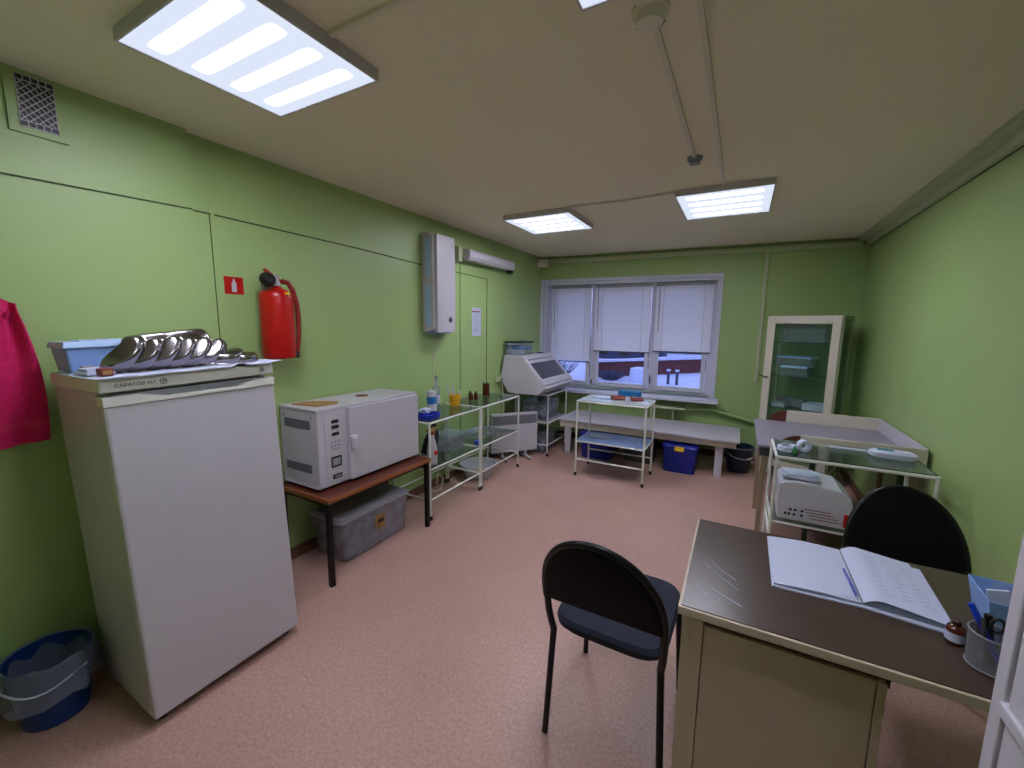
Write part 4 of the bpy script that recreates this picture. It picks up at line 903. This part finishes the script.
# ------------------------------------------------------------------ desk
t = thing('office_desk', 'cream desk with dark brown top in the right foreground', 'desk', (0,0,0))
dx0, dx1, dy0, dy1, dz = -.105, 1.07, 1.245, 1.905, .78
MB().box(dx0, dx1, dy0, dy1, dz-.028, dz-.003).build('desk_board', 'desk', t, bevel=.002)
MB().box(dx0+.008, dx1-.008, dy0+.008, dy1-.008, dz-.003, dz).build('desk_top', 'desk_top', t)
MB().box(dx0+.012, dx0+.034, dy0+.03, dy1-.02, 0, dz-.028).build('side_panel', 'desk', t)
MB().box(dx0+.034, dx0+.07, dy0+.032, dy0+.05, .0, dz-.028).box(.372, .39, dy0+.032, dy1-.02, .0, dz-.066).box(dx0+.034, .372, dy1-.04, dy1-.02, .05, dz-.028).box(dx0+.034, .372, dy0+.05, dy1-.04, .05, .068).build('pedestal', 'desk', t)
MB().box(dx0+.072, .370, dy0+.036, dy0+.052, .09, dz-.066).build('door', 'desk', t, bevel=.002)
MB().box(dx0+.07, .40, dy0+.050, dy0+.058, dz-.085, dz-.028).build('slot_board', 'darkwood', t)
MB().box(dx1-.05, dx1-.03, dy0+.05, dy1-.03, 0, dz-.028).build('end_panel', 'desk', t)
MB().box(.93, .97, dy0+.10, dy0+.14, 0, dz-.028).build('inner_leg', 'desk_wood', t)
MB().box(.62, .64, dy0+.02, dy0+.03, dz-.037, dz-.028).build('stop_block', 'black', t)
for k, pts in enumerate([[(-.058, 1.535), (-.03, 1.50), (.01, 1.455), (.052, 1.416)], [(-.03, 1.56), (.0, 1.51), (.045, 1.47)], [(-.058, 1.413), (-.0, 1.37), (.063, 1.329)], [(-.065, 1.385), (-.04, 1.35), (.004, 1.333)], [(-.05, 1.36), (-.03, 1.33), (-.01, 1.32)]]):
    b = MB()
    for (xa, ya), (xb, yb_) in zip(pts, pts[1:]): b.tube([(xa, ya, dz+.0002), (xb, yb_, dz+.0002)], .0011 if k < 3 else .0007, 5)
    b.build('scratch', 'paper', t)
# open register book
t = thing('open_book', 'large open register book lying on the dark desk top', 'book', (0,0,0))
def page(x0, x1, yn0, yf0, yn1, yf1, zf, n=14):
    g = []
    for i in range(n):
        f = i/(n-1); x = x0+(x1-x0)*f; row = []
        for j in range(6):
            q = j/5; ya = yn0+(yn1-yn0)*f; yb_ = yf0+(yf1-yf0)*f
            row.append((x, ya+(yb_-ya)*q, zf(f)))
        g.append(row)
    return g
Z0 = dz+.0008
MB().prism([(.147, 1.487), (.378, 1.50), (.58, 1.475), (.60, 1.85), (.384, 1.868), (.150, 1.856)], Z0, Z0+.004, 'z').build('cover', 'paper', t)
lf = lambda f: Z0+.012-.004*(abs(f-.5))+.004*math.sin(f*math.pi)
MB().sheet(page(.152, .378, 1.497, 1.846, 1.51, 1.858, lf), .006).build('left_page', 'paper', t, True)
rf = lambda f: Z0+.012+.025*math.sin(min(1, f*4)*math.pi/2)*(1-.75*f)
b = MB(); g = page(.381, .568, 1.512, 1.860, 1.492, 1.845, rf); b.sheet(g, .0015); b.build('right_page', 'paper', t, True)
b = MB(); n = len(g)
top = [[g[i][j] for j in (0, 5)] for i in range(n)]
v = []; f_ = []
for i in range(n):
    for j in (0, 1):
        x, y, z = top[i][j]; y += .002 if j == 0 else -.002; v.append((x+.0, y, z-.0018)); v.append((x, y, Z0+.0042))
for i in range(n-1):
    a = i*4; c = a+4
    f_ += [(a, c, c+1, a+1), (a+2, a+3, c+3, c+2), (a, a+2, c+2, c), (a+1, c+1, c+3, a+3)]
f_ += [(0, 1, 3, 2), ((n-1)*4, (n-1)*4+2, (n-1)*4+3, (n-1)*4+1)]
b._add(v, f_).build('page_block', 'paper_grey', t, True)
b = MB()
for k in range(11):
    y = 1.80-.024*k
    for s_ in range(3):
        xa = .43+.045*s_+rnd.uniform(0, .01); xb = xa+rnd.uniform(.015, .035)
        def zz(x): return rf((x-.381)/.187)+.0005
        b._add([(xa, y, zz(xa)), (xb, y, zz(xb)), (xb, y+.004, zz(xb)), (xa, y+.004, zz(xa))], [(0, 1, 2, 3)])
b.build('handwriting', 'printed', t)
t = thing('ballpoint_pen', 'blue ballpoint pen lying in the fold of the open book', 'pen', (0,0,0))
MB().tube([(.368, 1.53, Z0+.018), (.3655, 1.60, Z0+.0195)], .0046, 8).build('pen_grip', 'purple', t, True); MB().tube([(.3655, 1.60, Z0+.0195), (.362, 1.685, Z0+.0205)], .0038, 8).build('pen_barrel', 'purple', t, True); MB().tube([(.3685, 1.515, Z0+.0175), (.368, 1.53, Z0+.018)], [.001, .0035], 8).build('pen_tip', 'dullsteel', t, True)
# pen cup
t = thing('pen_cup', 'round metal mesh pen cup at the right front of the desk', 'pen cup', (.597, 1.375, dz+.001))
b = MB(); n = 60; Hc = .09
MB().lathe([(.042, 0), (.043, .002), (.040, .004), (0, .004)], n=36, cap1=False).build('cup_base', 'vent', t, True)
cup = glassy('wire mesh', (235,232,236), .5, .3, (140,136,144), .4)
MB().lathe([(.0425, .003), (.0445, Hc)], n=40, cap0=False, cap1=False).build('mesh_wall', cup, t, True)
MB().tube([(.0448*math.cos(2*math.pi*i/32), .0448*math.sin(2*math.pi*i/32), Hc) for i in range(32)], .002, 6, True).tube([(.043*math.cos(2*math.pi*i/32), .043*math.sin(2*math.pi*i/32), .004) for i in range(32)], .002, 6, True).build('cup_rims', 'grey', t, True)
def stick(name, lab, cat, a, b_, r, m, m2=None):
    t = thing(name, lab, cat, (0,0,0)); A, B = Vector(a), Vector(b_)
    MB().tube([A, A+(B-A)*.75], r, 10).build('barrel', m, t, True); MB().tube([A+(B-A)*.75, B], [r*1.1, r], 10).build('cap', m2 or m, t, True)
stick('blue_pen', 'thick blue pen leaning left in the mesh pen cup', 'pen', (.615, 1.37, dz+.012), (.556, 1.398, dz+.145), .0068, 'purple', 'cobalt')
stick('black_marker', 'black marker standing in the middle of the mesh pen cup', 'pen', (.60, 1.385, dz+.012), (.590, 1.40, dz+.125), .008, 'black')
stick('thin_pen', 'thin dark pen standing against the rear of the mesh pen cup', 'pen', (.588, 1.365, dz+.012), (.575, 1.385, dz+.12), .004, 'darkgrey')
t = thing('scissors', 'scissors with black handles standing in the mesh pen cup', 'scissors', (.615, 1.38, dz+.01))
MB().box(-.006, .006, -.002, .002, .0, .08).build('blades', 'dullsteel', t); MB().tube([(.012+.014*math.cos(2*math.pi*i/16), 0, .105+.020*math.sin(2*math.pi*i/16)) for i in range(16)], .004, 8, True).tube([(-.014+.012*math.cos(2*math.pi*i/16), 0, .10+.018*math.sin(2*math.pi*i/16)) for i in range(16)], .004, 8, True).build('finger_loops', 'black', t, True)
tag(MB().box(-.014, .014, -.001, .001, 0, .07, Matrix.Translation((.622, 1.352, dz+.03)) @ Matrix.Rotation(R(8), 4, 'Y')).build('paper_slip', 'paper'), 'white paper slip standing in the mesh pen cup', 'paper')
t = bottle('medicine_bottle', 'small brown glass bottle with white label on the desk left of the pen cup', .557, 1.447, dz+.001, .0195, .062, 'amber', 'amber_cap')
MB().lathe([(.0201, .010), (.0201, .033)], n=24, cap0=False, cap1=False).build('bottle_label', 'paper', t, True)
t = thing('syringe_box', 'open light blue box of packets standing on the desk behind the pen cup', 'box', (.70, 1.56, dz+.001), R(-4))
b = MB()
b.rings([[(-.05, -.06, 0), (.09, -.06, 0), (.09, .06, 0), (-.05, .06, 0)], [(-.07, -.075, .115), (.11, -.075, .115), (.11, .075, .115), (-.07, .075, .115)], [(-.067, -.072, .115), (.107, -.072, .115), (.107, .072, .115), (-.067, .072, .115)], [(-.047, -.057, .005), (.087, -.057, .005), (.087, .057, .005), (-.047, .057, .005)]], True, True).build('box_body', 'blue_plastic', t)
for k, (x, y, a, m, h) in enumerate([(-.02, -.03, -12, 'paper', .13), (.03, .0, 8, 'lid_blue', .125), (.06, -.03, 16, 'paper', .13), (.0, .03, -5, 'clear', .12)]):
    tag(MB().box(-.022, .022, -.004, .004, 0, h, Matrix.Translation((.70+x, 1.56+y, dz+.008)) @ Matrix.Rotation(R(a), 4, 'Y')).build('sterile_packet', m, bevel=.002), ['white packet leaning left in the light blue desk box', 'pale blue packet in the middle of the light blue desk box', 'white packet leaning right in the light blue desk box', 'clear packet at the back of the light blue desk box'][k], 'packet', 'packets in the light blue desk box')

# ------------------------------------------------------------------ chairs
def chair(label, loc, rz, zs_=.50):
    """faces local +y; origin under the middle of the seat"""
    t = thing('office_chair', label, 'chair', loc, rz, 'black visitor chairs at the desk')
    a, c = .206, .232
    # seat cushion
    b = MB(); rs = []
    def so(a_, c_, z): return [(p[0], p[1], z) for p in oval(a_, c_, z, 40, 5.5)]
    b.rings([so(a*.93, c*.93, zs_-.035), so(a, c, zs_-.025), so(a*1.02, c*1.02, zs_-.005), so(a*.97, c*.97, zs_+.012), so(a*.75, c*.75, zs_+.016)]).build('seat', 'navy', t, True)
    MB().rings([so(a*.92, c*.92, zs_-.045), so(a*.92, c*.92, zs_-.034)]).build('seat_frame', 'black_metal', t, True)
    for sx in (-1, 1):
        for (ys, yf) in ((-c+.01, -c+.0), (c-.05, c+.01)):
            MB().tube([(sx*(a-.01), ys, zs_-.04), (sx*(a+.012), yf, 0.004)], .0125, 12).build('leg', 'black_metal', t, True)
            # cap
    for sx in (-1, 1):
        MB().tube([(sx*(a-.01), -c+.01, zs_-.045), (sx*(a-.004), -c-.004, zs_+.0), (sx*(a+.0), -c-.022, zs_+.06), (sx*(a+.002), -c-.036, zs_+.14)], .0135, 10).build('back_post', 'black_metal', t, True)
    # D shaped backrest, slightly curved
    def outline(s=1.0):
        pts = []
        for k in range(41):
            an = math.pi*k/40; x = -math.cos(an)*(a+.004)*s; z = (.312*math.sin(an)**.88)*s
            pts.append((x, z))
        return pts
    ol = outline(); z0 = zs_+.118; rs = []
    def P(x, z, dy): return (x, -c-.036-.10*z/.3+dy-.03*(1-(x/a)**2)*1.0+.0, z0+z)
    for s_, dy in ((.90, .014), (1.0, .009), (1.0, -.010), (.90, -.016)):
        rs.append([P(x*s_, z*s_+(.01 if s_ < 1 else 0), dy) for x, z in ol])
    b = MB(); b.rings(rs, True, True).build('backrest', 'blackfab', t, True)
    MB().tube([P(x, z, 0) for x, z in ol], .0125, 10).build('back_rim', 'black_metal', t, True)
    return t
chair('black chair with navy seat standing in front of the desk, turned away from the camera', (-.345, 1.575, 0), R(-1))
chair('black chair behind the desk facing the camera, showing only its rounded back', (.715, 2.165, 0), R(177), .425)

# ------------------------------------------------------------------ open door at the camera's right
t = struct(bpy.data.objects.new('door_1', None)); C.objects.link(t)
MB().box(0.364, .397, YF+.02, .80, .01, 2.05).build('door_leaf', 'white', t)
MB().box(.354, .364, .772, .80, .01, 2.05).box(.354, .364, .68, .762, .01, 2.05).box(.354, .364, YF+.03, .14, .01, 2.05).box(.354, .364, .14, .68, 1.93, 2.05).box(.354, .364, .14, .68, .01, .2).box(.354, .364, .14, .68, .98, 1.075).build('door_frame', 'white', t, bevel=.003)
MB().box(.349, .364, .14, .772, 1.078, 1.098).build('door_bead', 'white', t, bevel=.003)
